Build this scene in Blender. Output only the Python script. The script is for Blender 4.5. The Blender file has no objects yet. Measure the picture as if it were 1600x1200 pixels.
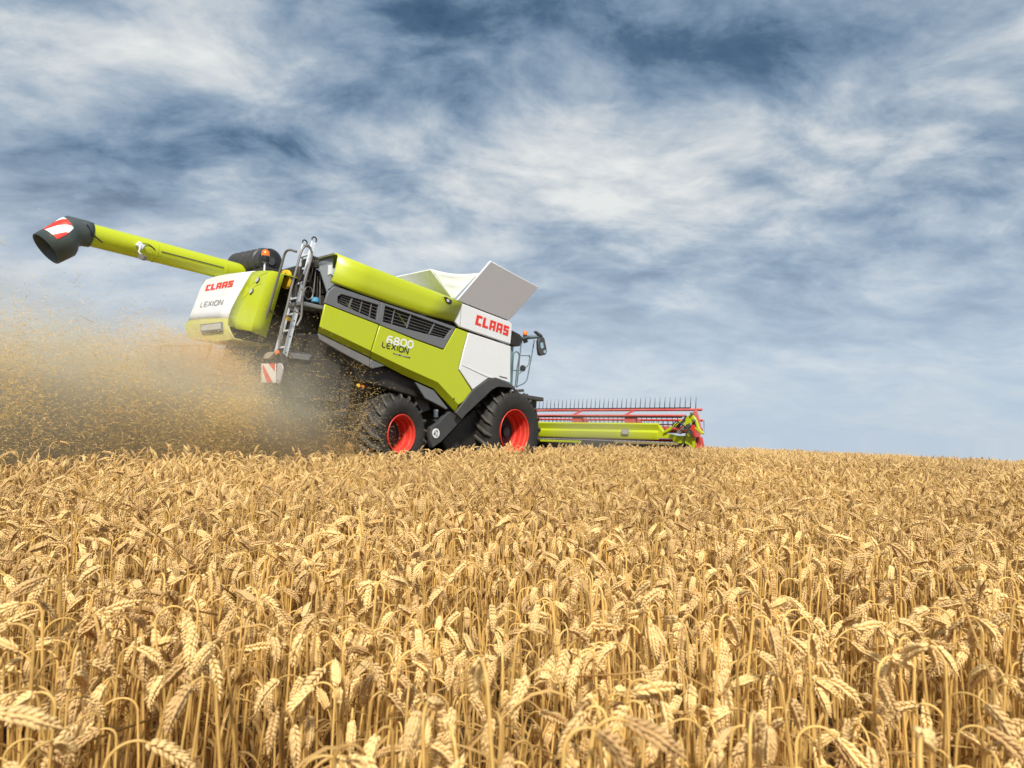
import bpy, math, random
import numpy as np
from mathutils import Vector, Matrix, noise
R = math.radians
random.seed(7); rng = np.random.default_rng(11)
sc = bpy.context.scene
COL = sc.collection

# ------------------------------------------------------------------ camera
CAM_H = 1.10; FPX = 1000.0; PITCH = math.atan(.076); ROLL = R(1.4)
cam = bpy.data.objects.new('camera', bpy.data.cameras.new('camera')); COL.objects.link(cam)
cam.data.lens = 22.5; cam.data.sensor_width = 36.0; cam.data.clip_start = .02; cam.data.clip_end = 4000
cam.location = (0, 0, CAM_H)
fw = Vector((0, math.cos(PITCH), math.sin(PITCH)))
q = fw.to_track_quat('-Z', 'Y').to_matrix() @ Matrix.Rotation(ROLL, 3, 'Z')
cam.rotation_euler = q.to_euler()
cam.data.dof.use_dof = True; cam.data.dof.focus_distance = 4.0; cam.data.dof.aperture_fstop = 5.0
sc.camera = cam

# ------------------------------------------------------------------ light
SUN_EL = R(47); SUN_AZ = R(176)          # azimuth clockwise from +Y (where the sun stands)
sun = bpy.data.objects.new('sun', bpy.data.lights.new('sun', 'SUN')); COL.objects.link(sun)
sun.data.energy = 4.8; sun.data.angle = R(6); sun.data.color = (1, .955, .88)
sdir = Vector((math.sin(SUN_AZ)*math.cos(SUN_EL), math.cos(SUN_AZ)*math.cos(SUN_EL), math.sin(SUN_EL)))
sun.rotation_euler = (-sdir).to_track_quat('-Z', 'Y').to_euler()
sc.view_settings.view_transform = 'Standard'; sc.view_settings.look = 'None'
sc.view_settings.exposure = 0; sc.view_settings.gamma = 1

# ------------------------------------------------------------------ node helpers
class NT:
    def __init__(s, tree): s.t = tree; s.n = tree.nodes; s.l = tree.links
    def new(s, typ, **kw):
        n = s.n.new(typ)
        for k, v in kw.items():
            if k.startswith('_'): setattr(n, k[1:], v)
            else: s.set(n, k, v)
        return n
    def set(s, n, k, v):
        inp = n.inputs[int(k[1:])] if (k[0] == 'i' and k[1:].isdigit()) else n.inputs[k.replace('__', ' ')]
        if hasattr(v, 'is_output'): s.l.new(v, inp)
        else: inp.default_value = v
    def math(s, op, a, b=0.0, c=None, clamp=False):
        n = s.n.new('ShaderNodeMath'); n.operation = op; n.use_clamp = clamp
        s.set(n, 'i0', a); s.set(n, 'i1', b)
        if c is not None: s.set(n, 'i2', c)
        return n.outputs[0]
    def mix(s, f, a, b):
        n = s.n.new('ShaderNodeMix'); n.data_type = 'RGBA'
        s.set(n, 'i0', f); s.set(n, 'i6', a); s.set(n, 'i7', b); return n.outputs[2]
    def ramp(s, f, stops, interp='LINEAR'):
        n = s.n.new('ShaderNodeValToRGB'); n.color_ramp.interpolation = interp
        e = n.color_ramp.elements
        while len(e) < len(stops): e.new(.5)
        for el, (p, c) in zip(e, stops):
            el.position = p; el.color = (c, c, c, 1) if isinstance(c, (int, float)) else (*c, 1)
        s.l.new(f, n.inputs[0]); return n.outputs[0]
    def noise(s, vec, scale, detail=4, rough=.5, dist=0.0, lac=2.0, col=False):
        n = s.n.new('ShaderNodeTexNoise'); n.inputs['Scale'].default_value = scale
        n.inputs['Detail'].default_value = detail; n.inputs['Roughness'].default_value = rough
        n.inputs['Distortion'].default_value = dist; n.inputs['Lacunarity'].default_value = lac
        if vec is not None: s.l.new(vec, n.inputs['Vector'])
        return n.outputs['Color' if col else 'Fac']

# ------------------------------------------------------------------ sky
w = bpy.data.worlds.new('World'); sc.world = w; w.use_nodes = True
W = NT(w.node_tree); w.node_tree.nodes.clear()
tc = W.new('ShaderNodeTexCoord').outputs['Generated']
sky = W.new('ShaderNodeTexSky', _sky_type='NISHITA', _sun_disc=False, _sun_elevation=SUN_EL, _sun_rotation=SUN_AZ)
sep = W.new('ShaderNodeSeparateXYZ', i0=tc)
zc = W.math('MAXIMUM', sep.outputs[2], .004)
den = W.math('ADD', zc, .30)
px_ = W.math('DIVIDE', sep.outputs[0], den); py_ = W.math('DIVIDE', sep.outputs[1], den)
pl = W.new('ShaderNodeCombineXYZ', i0=px_, i1=py_).outputs[0]
vdir = W.new('ShaderNodeCombineXYZ', i0=sep.outputs[0], i1=sep.outputs[1], i2=zc).outputs[0]
W.l.new(vdir, sky.inputs[0]) if len(sky.inputs) else None
rot = W.new('ShaderNodeMapping', _vector_type='POINT'); W.l.new(pl, rot.inputs[0])
rot.inputs['Rotation'].default_value = (0, 0, R(-24)); rot.inputs['Scale'].default_value = (1.0, 1.3, 1)
rot.inputs['Location'].default_value = (3.1, 1.4, 0)
warp = W.noise(rot.outputs[0], 1.3, 3, .5, col=True)
wv = W.new('ShaderNodeVectorMath', _operation='MULTIPLY_ADD'); W.l.new(warp, wv.inputs[0])
wv.inputs[1].default_value = (.30, .30, 0); W.l.new(rot.outputs[0], wv.inputs[2])
n1 = W.noise(wv.outputs[0], 1.45, 9, .60)
n2 = W.noise(wv.outputs[0], 5.2, 10, .60, .25)
rd = W.math('ABSOLUTE', W.math('SUBTRACT', W.noise(wv.outputs[0], 3.0, 7, .58, .5), .5))
n3 = W.math('SUBTRACT', 1.0, W.math('MULTIPLY', rd, 5.0, clamp=True))
# large banks of cloud placed by direction: (azimuth, elevation, width_az, width_el, weight)
def sky_dir(px, py):
    dx, dy = px-800, py-600
    c, s = math.cos(ROLL), math.sin(ROLL)
    x = c*dx+s*dy; y = -s*dx+c*dy
    v = Vector((x, FPX*math.cos(PITCH)+y*math.sin(PITCH), FPX*math.sin(PITCH)-y*math.cos(PITCH)))
    return v.normalized()
az = W.math('ARCTAN2', sep.outputs[0], sep.outputs[1]); el = W.math('ARCSINE', sep.outputs[2])
BANKS = [(280, 270, 360, 90, -.08), (700, 40, 260, 70, -.13), (1100, 70, 220, 60, -.10), (250, 400, 320, 60, -.06), (1500, 300, 150, 50, -.08), (230, 110, 280, 100, .13), (60, 90, 160, 80, .12), (860, 210, 210, 80, .15), (900, 60, 110, 45, .10), (700, 60, 150, 90, -.20),
         (1050, 110, 190, 55, -.17), (480, 250, 330, 60, -.12), (1420, 150, 260, 80, .12), (1180, 290, 300, 60, .14), (1300, 420, 330, 50, -.14),
         (1000, 330, 160, 40, .08), (140, 300, 200, 60, -.08), (1540, 80, 130, 70, -.08), (600, 300, 200, 35, .05), (1420, 600, 260, 30, .13),
         (980, 480, 260, 40, -.07), (360, 300, 80, 30, .10), (60, 20, 60, 30, -.12)]
bias = None
for bx, by, sx, sy, wt in BANKS:
    v = sky_dir(bx, by); a0 = math.atan2(v.x, v.y); e0 = math.asin(v.z)
    da = W.math('DIVIDE', W.math('SUBTRACT', az, a0), sx/FPX*1.0)
    de = W.math('DIVIDE', W.math('SUBTRACT', el, e0), sy/FPX*1.0)
    rr = W.math('ADD', W.math('MULTIPLY', da, da), W.math('MULTIPLY', de, de))
    g = W.math('MULTIPLY', W.math('EXPONENT', W.math('MULTIPLY', rr, -.7)), wt)
    bias = g if bias is None else W.math('ADD', bias, g)
f = W.math('MULTIPLY', W.math('SUBTRACT', n1, .5), 1.6)
f = W.math('ADD', f, W.math('MULTIPLY', W.math('SUBTRACT', n2, .5), .95))
f = W.math('ADD', f, W.math('MULTIPLY', W.math('SUBTRACT', n3, .5), .16))
f = W.math("ADD", W.math("ADD", f, bias), .58)
SKYK = 10.0
def sk(r, g, b):
    lin = lambda c: ((c/255+.055)/1.055)**2.4 if c > 10 else c/255/12.92
    return (lin(r), lin(g), lin(b))
cl = W.ramp(f, [(.0, sk(50, 80, 108)), (.24, sk(82, 109, 137)), (.44, sk(130, 153, 177)), (.62, sk(168, 184, 200)), (.80, sk(208, 215, 220)), (1.0, sk(236, 238, 236))])
# towards the horizon the sky thins to an even pale blue
low = W.ramp(sep.outputs[2], [(.0, 0.0), (.05, .06), (.16, .35), (.34, 1.0)])
azn = W.math('MULTIPLY', W.math('ADD', W.math('MULTIPLY', sep.outputs[0], .8), .5), 1.0, clamp=True)
hz = W.mix(azn, (*sk(212, 221, 231), 1), (*sk(186, 204, 223), 1))
hz2 = W.mix(W.math('MULTIPLY', W.math('SUBTRACT', f, .38), 1.0, clamp=True), hz, (*sk(212, 221, 228), 1))
ccol = W.mix(low, hz2, cl)
sc10 = W.new('ShaderNodeVectorMath', _operation='SCALE'); W.l.new(ccol, sc10.inputs[0]); sc10.inputs['Scale'].default_value = SKYK
allc = W.mix(.93, sky.outputs[0], sc10.outputs[0])
bg = W.new('ShaderNodeBackground', Color=allc, Strength=.1)
wo = W.new('ShaderNodeOutputWorld'); W.l.new(bg.outputs[0], wo.inputs[0])

# ------------------------------------------------------------------ materials
MATS = {}
def pbr(name, col, rough=.5, metal=0.0, coat=0.0, dust=0.0, bump=0.0, bscale=60, var=.0, vscale=6, spec=.5, trans=0.0, emit=0.0, dustcol=(.42, .32, .18)):
    if name in MATS: return MATS[name]
    m = bpy.data.materials.new(name); m.use_nodes = True
    T = NT(m.node_tree); b = m.node_tree.nodes['Principled BSDF']
    tcn = T.new('ShaderNodeTexCoord').outputs['Object']
    c = (*col, 1)
    src = None
    if var > 0:
        nz = T.noise(tcn, vscale, 5, .6)
        k = T.ramp(nz, [(.3, 0.0), (.7, 1.0)])
        src = T.mix(k, (col[0]*(1-var), col[1]*(1-var), col[2]*(1-var), 1), (min(1, col[0]*(1+var)), min(1, col[1]*(1+var)), min(1, col[2]*(1+var)), 1))
    if dust > 0:
        nz = T.noise(tcn, 3.2, 8, .7)
        nf = T.noise(tcn, 60, 4, .7)
        k = T.ramp(T.math('ADD', T.math('MULTIPLY', nz, .7), T.math('MULTIPLY', nf, .3)), [(.36, 0.0), (.72, 1.0)])
        k = T.math('MULTIPLY', k, dust)
        src = T.mix(k, src if src is not None else c, (*dustcol, 1))
        b.inputs['Roughness'].default_value = rough
        T.set(b, 'Roughness', T.math('ADD', T.math('MULTIPLY', k, .5), rough, clamp=True))
    else: b.inputs['Roughness'].default_value = rough
    if src is not None: T.l.new(src, b.inputs['Base Color'])
    else: b.inputs['Base Color'].default_value = c
    b.inputs['Metallic'].default_value = metal
    b.inputs['Coat Weight'].default_value = coat; b.inputs['Coat Roughness'].default_value = .12
    b.inputs['Specular IOR Level'].default_value = spec
    b.inputs['Transmission Weight'].default_value = trans
    if bump > 0:
        nb = T.noise(tcn, bscale, 4, .6)
        bn = T.new('ShaderNodeBump', Strength=bump, Distance=.01); T.l.new(nb, bn.inputs['Height']); T.l.new(bn.outputs[0], b.inputs['Normal'])
    MATS[name] = m; return m
LIME = pbr('lime_paint', (.50, .57, .004), .36, coat=.2, dust=.09, bump=.03, bscale=1.5)
WHITE = pbr('white_paint', (.80, .80, .79), .38, coat=.2, dust=.10, bump=.03, bscale=1.5)
FLAPG = pbr('grey_flap_paint', (.80, .79, .80), .55, dust=.03)
CANVAS = pbr('white_canvas', (.72, .73, .66), .8, var=.05, bump=.2, bscale=9)
GREY = pbr('grey_plastic', (.14, .15, .16), .5, dust=.15)
DGREY = pbr('dark_grey_plastic', (.045, .048, .052), .5, dust=.12)
BLACK = pbr('black_metal', (.012, .012, .013), .6, dust=.10)
ENG = pbr('engine_dirt', (.03, .027, .025), .7, dust=.35, dustcol=(.10, .075, .045))
RUBBER = pbr('tyre_rubber', (.016, .016, .016), .62, dust=.30, bump=.25, bscale=40, dustcol=(.12, .10, .07))
LUGM = pbr('tyre_lug_rubber', (.035, .033, .030), .6, dust=.75, bump=.2, bscale=40, dustcol=(.17, .145, .11))
RED = pbr('red_paint', (.70, .022, .012), .4, coat=.2, dust=.22)
PINK = pbr('dusty_red_paint', (.62, .06, .05), .6, dust=.5, dustcol=(.6, .4, .36))
ALU = pbr('brushed_aluminium', (.74, .78, .82), .42, metal=.08, dust=.05)
STEEL = pbr('grey_tube_steel', (.20, .19, .18), .42, metal=.3, dust=.2)
GLASSG = pbr('tinted_cab_glass', (.16, .30, .30), .08, spec=.7)
ORANGE = pbr('orange_lens', (1.0, .20, .012), .25, coat=.4)
LENS = pbr('clear_lens', (.55, .55, .52), .2, coat=.5)
YEL = pbr('yellow_paint', (.80, .48, .01), .45)
BLUEC = pbr('blue_cap', (.10, .35, .55), .4)
MARKR = pbr('red_marking', (.78, .035, .015), .45)
MARKW = pbr('white_marking', (.85, .85, .83), .45)
MARKB = pbr('black_marking', (.02, .022, .025), .45)
MARKG = pbr('grey_marking', (.26, .27, .27), .5)
SPOUT = pbr('dark_green_grey_rubber', (.045, .065, .065), .5, dust=.08)
TEAL = pbr('green_grey_tube', (.10, .15, .15), .5)
PLATE = pbr('number_plate', (.45, .44, .40), .5, dust=.6)
CANV2 = CANVAS

# ------------------------------------------------------------------ mesh helpers
def tag(o, label=None, cat=None, group=None, kind=None):
    if label: o['label'] = label
    if cat: o['category'] = cat
    if group: o['group'] = group
    if kind: o['kind'] = kind
    return o
class MB:
    def __init__(s): s.v = []; s.f = []
    def add(s, vs, fs):
        o = len(s.v); s.v += [tuple(v) for v in vs]; s.f += [tuple(i+o for i in f) for f in fs]; return s
    def box(s, c, d, rot=None):
        hx, hy, hz = d[0]/2, d[1]/2, d[2]/2
        vs = [Vector((x*hx, y*hy, z*hz)) for x in (-1, 1) for y in (-1, 1) for z in (-1, 1)]
        if rot is not None: vs = [rot @ v for v in vs]
        c = Vector(c)
        return s.add([v+c for v in vs], [(0, 1, 3, 2), (4, 6, 7, 5), (0, 4, 5, 1), (2, 3, 7, 6), (0, 2, 6, 4), (1, 5, 7, 3)])
    def bar(s, a, b, wd, ht, up=(0, 0, 1)):
        a, b = Vector(a), Vector(b); x = (b-a); L = x.length; x.normalize()
        y = Vector(up).cross(x)
        if y.length < 1e-4: y = Vector((0, 1, 0)).cross(x)
        y.normalize(); z = x.cross(y)
        return s.box((a+b)/2, (L, wd, ht), Matrix((x, y, z)).transposed())
    def prism(s, pts, off):
        pts = [Vector(p) for p in pts]; off = Vector(off); n = len(pts)
        return s.add(pts+[p+off for p in pts], [tuple(range(n)), tuple(range(2*n-1, n-1, -1))]+[(i, i+n, (i+1) % n+n, (i+1) % n) for i in range(n)])
    def tube(s, pts, r, seg=8, cap=True):
        pts = [Vector(p) for p in pts]; n = len(pts); rs = r if hasattr(r, '__len__') else [r]*n
        vs = []; prev = None
        for i, p in enumerate(pts):
            t = (pts[min(i+1, n-1)]-pts[max(i-1, 0)]).normalized()
            if prev is None:
                a = Vector((0, 0, 1)) if abs(t.z) < .9 else Vector((1, 0, 0)); x = a.cross(t).normalized()
            else: x = (prev-t*prev.dot(t)).normalized()
            prev = x; y = t.cross(x)
            for k in range(seg):
                an = 2*math.pi*k/seg; vs.append(p+(x*math.cos(an)+y*math.sin(an))*rs[i])
        fs = [(i*seg+k, i*seg+(k+1) % seg, (i+1)*seg+(k+1) % seg, (i+1)*seg+k) for i in range(n-1) for k in range(seg)]
        if cap: fs += [tuple(range(seg-1, -1, -1)), tuple((n-1)*seg+k for k in range(seg))]
        return s.add(vs, fs)
    def cyl(s, a, b, r, seg=20): return s.tube([a, b], r, seg)
    def loft(s, rings, close=False, caps=False):
        n = len(rings[0]); vs = [p for r_ in rings for p in r_]; m = len(rings)
        rg = n if close else n-1
        fs = [(i*n+k, i*n+(k+1) % n, (i+1)*n+(k+1) % n, (i+1)*n+k) for i in range(m-1) for k in range(rg)]
        if caps: fs += [tuple(range(n-1, -1, -1)), tuple((m-1)*n+k for k in range(n))]
        return s.add(vs, fs)
    def lathe_y(s, prof, c, seg=48):   # prof: (y, r) about an axis along Y through c
        rings = [[Vector((c[0]+r_*math.cos(2*math.pi*k/seg), c[1]+y, c[2]+r_*math.sin(2*math.pi*k/seg))) for k in range(seg)] for y, r_ in prof]
        return s.loft(rings, close=True)
    def build(s, name, mat, parent=None, smooth=None, bevel=0.0, solid=0.0, mats=None):
        me = bpy.data.meshes.new(name); me.from_pydata(s.v, [], s.f)
        me.materials.append(mat); me.validate()
        import bmesh
        bm = bmesh.new(); bm.from_mesh(me); bmesh.ops.recalc_face_normals(bm, faces=bm.faces); bm.to_mesh(me); bm.free()
        if smooth is not None:
            me.shade_smooth(); me.set_sharp_from_angle(angle=R(smooth))
        o = bpy.data.objects.new(name, me); COL.objects.link(o)
        if parent is not None: o.parent = parent
        if solid:
            md = o.modifiers.new('solid', 'SOLIDIFY'); md.thickness = solid; md.offset = 0
        if bevel:
            md = o.modifiers.new('bevel', 'BEVEL'); md.width = bevel; md.segments = 2; md.limit_method = 'ANGLE'; md.angle_limit = R(40)
            md.harden_normals = False
            me.shade_smooth(); me.set_sharp_from_angle(angle=R(35))
        return o

# ------------------------------------------------------------------ terrain
HEAD_U = Vector((.646, .763, 0)).normalized(); HEAD_N = Vector((HEAD_U.y, -HEAD_U.x, 0))
MO = Vector((.08, 14.9, 0))-HEAD_N*1.7; MO.z = .10
def ground_z(x, y):
    d = math.hypot(x, max(y, 0)) if y > 0 else abs(x)*.0
    d = math.hypot(x*.35, y) if y > 0 else 0
    t = min(max((d-3.5)/5, 0), 1); k = min(max((x-1.5)/6, 0), 1); z = (.125-.07*k*k*(3-2*k))*t*t*(3-2*t)
    z -= .0013*max(x-2, 0)**2 if x < 30 else .0013*784+.07*(x-30)
    e = max(d-15.5, 0); z -= .0022*e*e if e < 30 else .0022*900+.132*(e-30)
    return z
def cut_coords(x, y):          # along / right of the machine heading
    dx, dy = x-MO.x, y-MO.y
    return dx*HEAD_U.x+dy*HEAD_U.y, dx*HEAD_N.x+dy*HEAD_N.y
def standing(x, y):
    a, r_ = cut_coords(x, y)
    return r_ > 5.05 or a > 3.15
g = MB(); NX, NY = 120, 130
xs = [math.copysign(abs(t)**2.2*160, t) for t in np.linspace(-1, 1, NX)]
ys = [-12+t**1.8*260 for t in np.linspace(0, 1, NY)]
vs = [(x, y, ground_z(x, y)) for y in ys for x in xs]
fs = [(j*NX+i, j*NX+i+1, (j+1)*NX+i+1, (j+1)*NX+i) for j in range(NY-1) for i in range(NX-1)]
g.add(vs, fs)
soil = bpy.data.materials.new('soil_and_straw'); soil.use_nodes = True
T = NT(soil.node_tree); b = soil.node_tree.nodes['Principled BSDF']; tcn = T.new('ShaderNodeTexCoord').outputs['Object']
nz = T.noise(tcn, 9, 8, .75); nb = T.noise(tcn, 70, 3, .7)
T.l.new(T.mix(T.ramp(nz, [(.35, 0.0), (.65, 1.0)]), (.05, .033, .016, 1), (.20, .13, .055, 1)), b.inputs['Base Color'])
b.inputs['Roughness'].default_value = .95
bn = T.new('ShaderNodeBump', Strength=.8, Distance=.03); T.l.new(nb, bn.inputs['Height']); T.l.new(bn.outputs[0], b.inputs['Normal'])
go = g.build('ground', soil, smooth=60); tag(go, kind='structure')

# ------------------------------------------------------------------ combine harvester frame of reference
mp = R(2.0)
AX = HEAD_U*math.cos(mp)-Vector((0, 0, math.sin(mp))); AY = -HEAD_N; AZ = AX.cross(AY)
MM = Matrix(((AX.x, AY.x, AZ.x, MO.x), (AX.y, AY.y, AZ.y, MO.y), (AX.z, AY.z, AZ.z, MO.z), (0, 0, 0, 1)))
MI = MM.inverted(); CL = MI @ Vector((0, 0, CAM_H)); MR = MI.to_3x3()
def lray(px, py): return MR @ sky_dir(px, py)
def P(px, py, y=-1.7):        # measured point of the photograph on the machine's vertical plane at lateral y
    d = lray(px, py); t = (y-CL.y)/d.y; return CL+d*t
def Q(px, py, x):             # the same on a crosswise plane at x
    d = lray(px, py); t = (x-CL.x)/d.x; return CL+d*t
def hit(px, py, p0, nrm):
    d = lray(px, py); nrm = Vector(nrm); t = (Vector(p0)-CL).dot(nrm)/d.dot(nrm); return CL+d*t
def z2(x, y): return (x/5.714+280, y/5.714+360)
def z4(x, y): return (x/5.714+480, y/5.714+380)
def z5(x, y): return (x/5.714+640, y/5.714+390)
def z6(x, y): return (x/5+540, y/5+540)
def z7(x, y): return (x/4.706+780, y/4.706+500)

CH = bpy.data.objects.new('combine_harvester', None); COL.objects.link(CH); CH.matrix_world = MM
tag(CH, 'lime green and white combine harvester with red wheels driving through the wheat field', 'combine harvester')
def empty(name, parent, loc=(0, 0, 0)):
    o = bpy.data.objects.new(name, None); COL.objects.link(o); o.parent = parent; o.location = loc; return o

def plate(name, pts, mat, y=-1.7, th=.05, parent=CH, bevel=.012, mirror=True, label=None):
    pp = [P(*p, y) for p in pts]
    o = MB().prism(pp, (0, th, 0)).build(name, mat, parent, bevel=bevel)
    if label: o['label'] = label
    if mirror:
        o2 = MB().prism([Vector((p.x, -p.y, p.z)) for p in pp], (0, -th, 0)).build(name, mat, parent, bevel=bevel)
        return o, o2
    return o
YS = -1.7
# --- upper hood strip: lime, rolled over the top edge
def hood():
    st = []
    topl = [(523, 396.5), (575, 417), (625, 436), (675, 455), (717, 471)]
    botl = [(518.5, 440), (566, 458), (615, 475), (664, 491), (709, 502)]
    for sgn in (1, -1):
        rings = []
        for i in range(5):
            a = P(*topl[i], YS+.12); b_ = P(*botl[i], YS)
            x0, z0, x1, z1 = a.x, a.z, b_.x, b_.z
            rg = []
            for t, yy in ((0, YS+.03), (.06, YS), (.35, YS-.012), (.6, YS-.012), (.86, YS-.004), (.94, YS+.03), (.98, YS+.08), (1.0, YS+.16), (1.01, YS+.45), (.99, YS+.8)):
                tt = min(t, 1.0)
                rg.append(Vector((x1+(x0-x1)*tt, yy*sgn, z1+(z0-z1)*t)))
            rings.append(rg)
        o = MB().loft(rings).build('upper_hood', LIME, CH, smooth=50, solid=.03)
        if sgn > 0:  # rear end: notch corner like the photo
            pass
hood()
# --- gray rear end frame of the hood
plate('hood_end_panel', [(500, 408), (521, 403), (521, 412), (518, 430), (523, 441), (525, 446), (514, 452), (512, 458), (497, 410)], pbr('pale_grey_panel', (.30, .33, .35), .5, dust=.1), y=-1.62, th=.04)
mm = MB().prism([P(496, 406, -1.62), P(522, 399, -1.62), P(522, 411, -1.62), P(498, 417, -1.62)], (0, 1.2, 0)).build('hood_end_cap', DGREY, CH, bevel=.01)
o_ = MB().bar(P(497, 402.5, -1.64), P(522, 396, -1.64), .02, .02).build('hood_end_edge', GREY, CH)
MB().prism([P(513, 414.5, -1.63), P(519.5, 413.5, -1.63), P(519, 427, -1.63), P(512.5, 429.5, -1.63)], (0, .006, 0)).build('sticker', MARKW, CH)
# --- lamp in the hood front corner
hl = MB().prism([P(*z5(*p), -1.745) for p in ((312, 420), (330, 422), (378, 452), (380, 478), (362, 488), (330, 468))], (0, .03, 0)).build('hood_lamp', MARKB, CH, bevel=.006)
c = P(*z5(345, 455), -1.76); MB().tube([c, c+Vector((0, .02, 0))], .035, 12).build('lamp_lens', LENS, hl)

# --- grille frame with two barred openings
outer = [(508, 473), (513, 456), (516, 451), (523.5, 447), (526, 447), (596, 472), (711, 510.5), (712, 513), (693, 545.5), (640, 527), (592, 506), (545, 488)]
def strip_frame(outer_pts, inner_pts, y, th):
    # ring between an outer and inner loop (same point count)
    n = len(outer_pts); a = [P(*p, y) for p in outer_pts]; b_ = [P(*p, y) for p in inner_pts]; off = Vector((0, th, 0))
    vs = a+b_+[p+off for p in a]+[p+off for p in b_]; fs = []
    for i in range(n):
        j = (i+1) % n
        fs += [(i, j, n+j, n+i), (2*n+i, 3*n+i, 3*n+j, 2*n+j), (i, 2*n+i, 2*n+j, j), (n+i, n+j, 3*n+j, 3*n+i)]
    return vs, fs
fA_o = [(508, 473.5), (513, 456), (523.5, 447), (595, 471.5), (595, 507), (560, 494)]
fA_i = [(527.6, 473), (528, 463), (534, 459.5), (592, 476.5), (589, 500.5), (560, 488)]
fB_o = [(596, 472), (655, 491.5), (712, 511), (693, 545.5), (645, 528), (594, 508)]
fB_i = [(602, 477.5), (652, 494.5), (706, 514), (695.5, 529), (645, 516.5), (598, 502.5)]
for fo, fi, bars, vert in ((fA_o, fA_i, 4, ((.28, .0), (.55, 0), (.80, 0))), (fB_o, fB_i, 4, ((.14, 0), (.38, 0), (.74, 0)))):
    m_ = MB(); m_.add(*strip_frame(fo, fi, YS-.004, .06))
    fr = m_.build('grille_frame', GREY, CH, bevel=.008)
    TL, TR, BR, BL = fi[2] if fo is fA_o else fi[0], fi[3] if fo is fA_o else fi[2], fi[4] if fo is fA_o else fi[3], fi[0] if fo is fA_o else fi[5]
    s_ = MB()
    for k in range(1, bars+1):
        t = k/(bars+.6)
        a = (TL[0]+(BL[0]-TL[0])*t, TL[1]+(BL[1]-TL[1])*t); b_ = (TR[0]+(BR[0]-TR[0])*t, TR[1]+(BR[1]-TR[1])*t)
        s_.bar(P(*a, YS+.03), P(*b_, YS+.03), .012, .007)
    s_.build('grille_slats', STEEL, fr)
    for t, _ in vert:
        v_ = MB()
        a = (TL[0]+(TR[0]-TL[0])*t, TL[1]+(TR[1]-TL[1])*t); b_ = (BL[0]+(BR[0]-BL[0])*t, BL[1]+(BR[1]-BL[1])*t)
        v_.bar(P(*a, YS+.025), P(*b_, YS+.025), .022, .025 if t in (.28, .38, .74) else .012, up=(1, 0, 0))
        v_.build('grille_post', GREY, fr)
plate('left_grille', outer, GREY, mirror=False).name
bpy.data.objects.remove(bpy.data.objects['left_grille'])
lo = [P(*p, YS) for p in outer]
MB().prism([Vector((p.x, -p.y, p.z)) for p in lo], (0, -.05, 0)).build('grille_panel', GREY, CH, bevel=.01)
# machinery glimpsed behind the grille
for i in range(34):
    eng = MB()
    a = P(random.uniform(525, 700), 0+random.uniform(462, 540), YS+.18+random.uniform(0, .15))
    eng.box(a, (random.uniform(.04, .3), .06, random.uniform(.03, .12)), Matrix.Rotation(random.uniform(-.6, .6), 3, 'Y'))
    eng.build('engine_part', ENG, CH)
for a_, b_ in (((540, 472), (552, 486)), ((622, 490), (634, 508))):
    MB().tube([P(*a_, YS+.12), P(*b_, YS+.12)], .012).build('guard_rod', LIME, CH)
MB().box(P(661, 490, YS+.1), (.13, .04, .07)).build('junction_box', pbr('box_grey', (.4, .36, .33), .6), CH, bevel=.01)

# --- lower lime side panels with the darker folded edge
def folded(name, top, low, fold, mat, th=.04):
    """top: outline points left to right above, low: fold line left to right, fold: lower edge of the inward fold"""
    for sg in (1, -1):
        m_ = MB()
        face = [P(*p, YS) for p in top]+[P(*p, YS) for p in reversed(low)]
        lo_ = [P(*p, YS) for p in low]; fo = [P(*p, YS+.10) for p in fold]
        if sg < 0:
            face = [Vector((p.x, -p.y, p.z)) for p in face]; lo_ = [Vector((p.x, -p.y, p.z)) for p in lo_]; fo = [Vector((p.x, -p.y, p.z)) for p in fo]
        m_.prism(face, (0, th*sg, 0))
        m_.build(name, mat, CH, bevel=.012)
        f_ = MB(); off = Vector((0, .02*sg, 0)); n = len(lo_)
        a = [p+Vector((0, .004*sg, -.001)) for p in lo_]
        f_.loft([a, fo, [p+off for p in fo], [p+off*1.8 for p in a]]); f_.build('folded_edge', mat, CH, smooth=30)
folded('side_panel', [(508, 475), (545, 489.5), (592, 507.5)], [(500, 511), (538, 529), (579.5, 549)], [(497.5, 519), (536, 538), (578, 558)], LIME)
folded('side_door', [(593.6, 508.5), (645, 529.5), (693, 547), (713, 512.5), (731, 519), (723, 548), (716, 577), (737, 610), (735, 620)],
       [(580.8, 549.8), (630, 574), (684, 598), (716, 633)], [(579, 559), (630, 585.5), (678, 607), (712, 644)], LIME)
# move handle dot
c = P(709.5, 623, YS-.004); MB().tube([c, c+Vector((0, .01, 0))], .02, 12).build('panel_latch', MARKB, CH)
# --- white panels
plate('tank_side_panel', [z5(419, 458), z5(640, 545), z5(880, 637), z5(912, 655), z5(918, 672), z5(903, 846), z5(442, 690), z5(400, 640), z5(444, 492)], WHITE, bevel=.02)
sl = MB().bar(P(*z5(461, 475), YS-.001), P(*z5(450, 690), YS-.001), .006, .008, up=(0, 1, 0)).build('panel_seam', GREY, CH)
plate('tank_top_edge', [z5(415, 447), z5(440, 448), z5(875, 622), z5(870, 634), z5(640, 541), z5(430, 462)], DGREY, y=-1.68, th=.06, bevel=.005, mirror=False)
WB = [(732.5, 519.5), (798, 541), (797.5, 598.5), (776, 591), (768, 590), (761, 592), (738.5, 609), (717.8, 577), (724.5, 548)]
plate('front_side_panel', WB, WHITE, bevel=.012)
m_ = MB().prism([P(*z5(470, 1030), YS-.012), P(*z5(760, 1150), YS-.012), P(*z5(700, 1140), YS-.012)], (0, .02, 0)); m_.build('panel_crease', WHITE, CH, bevel=.004)
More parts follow.
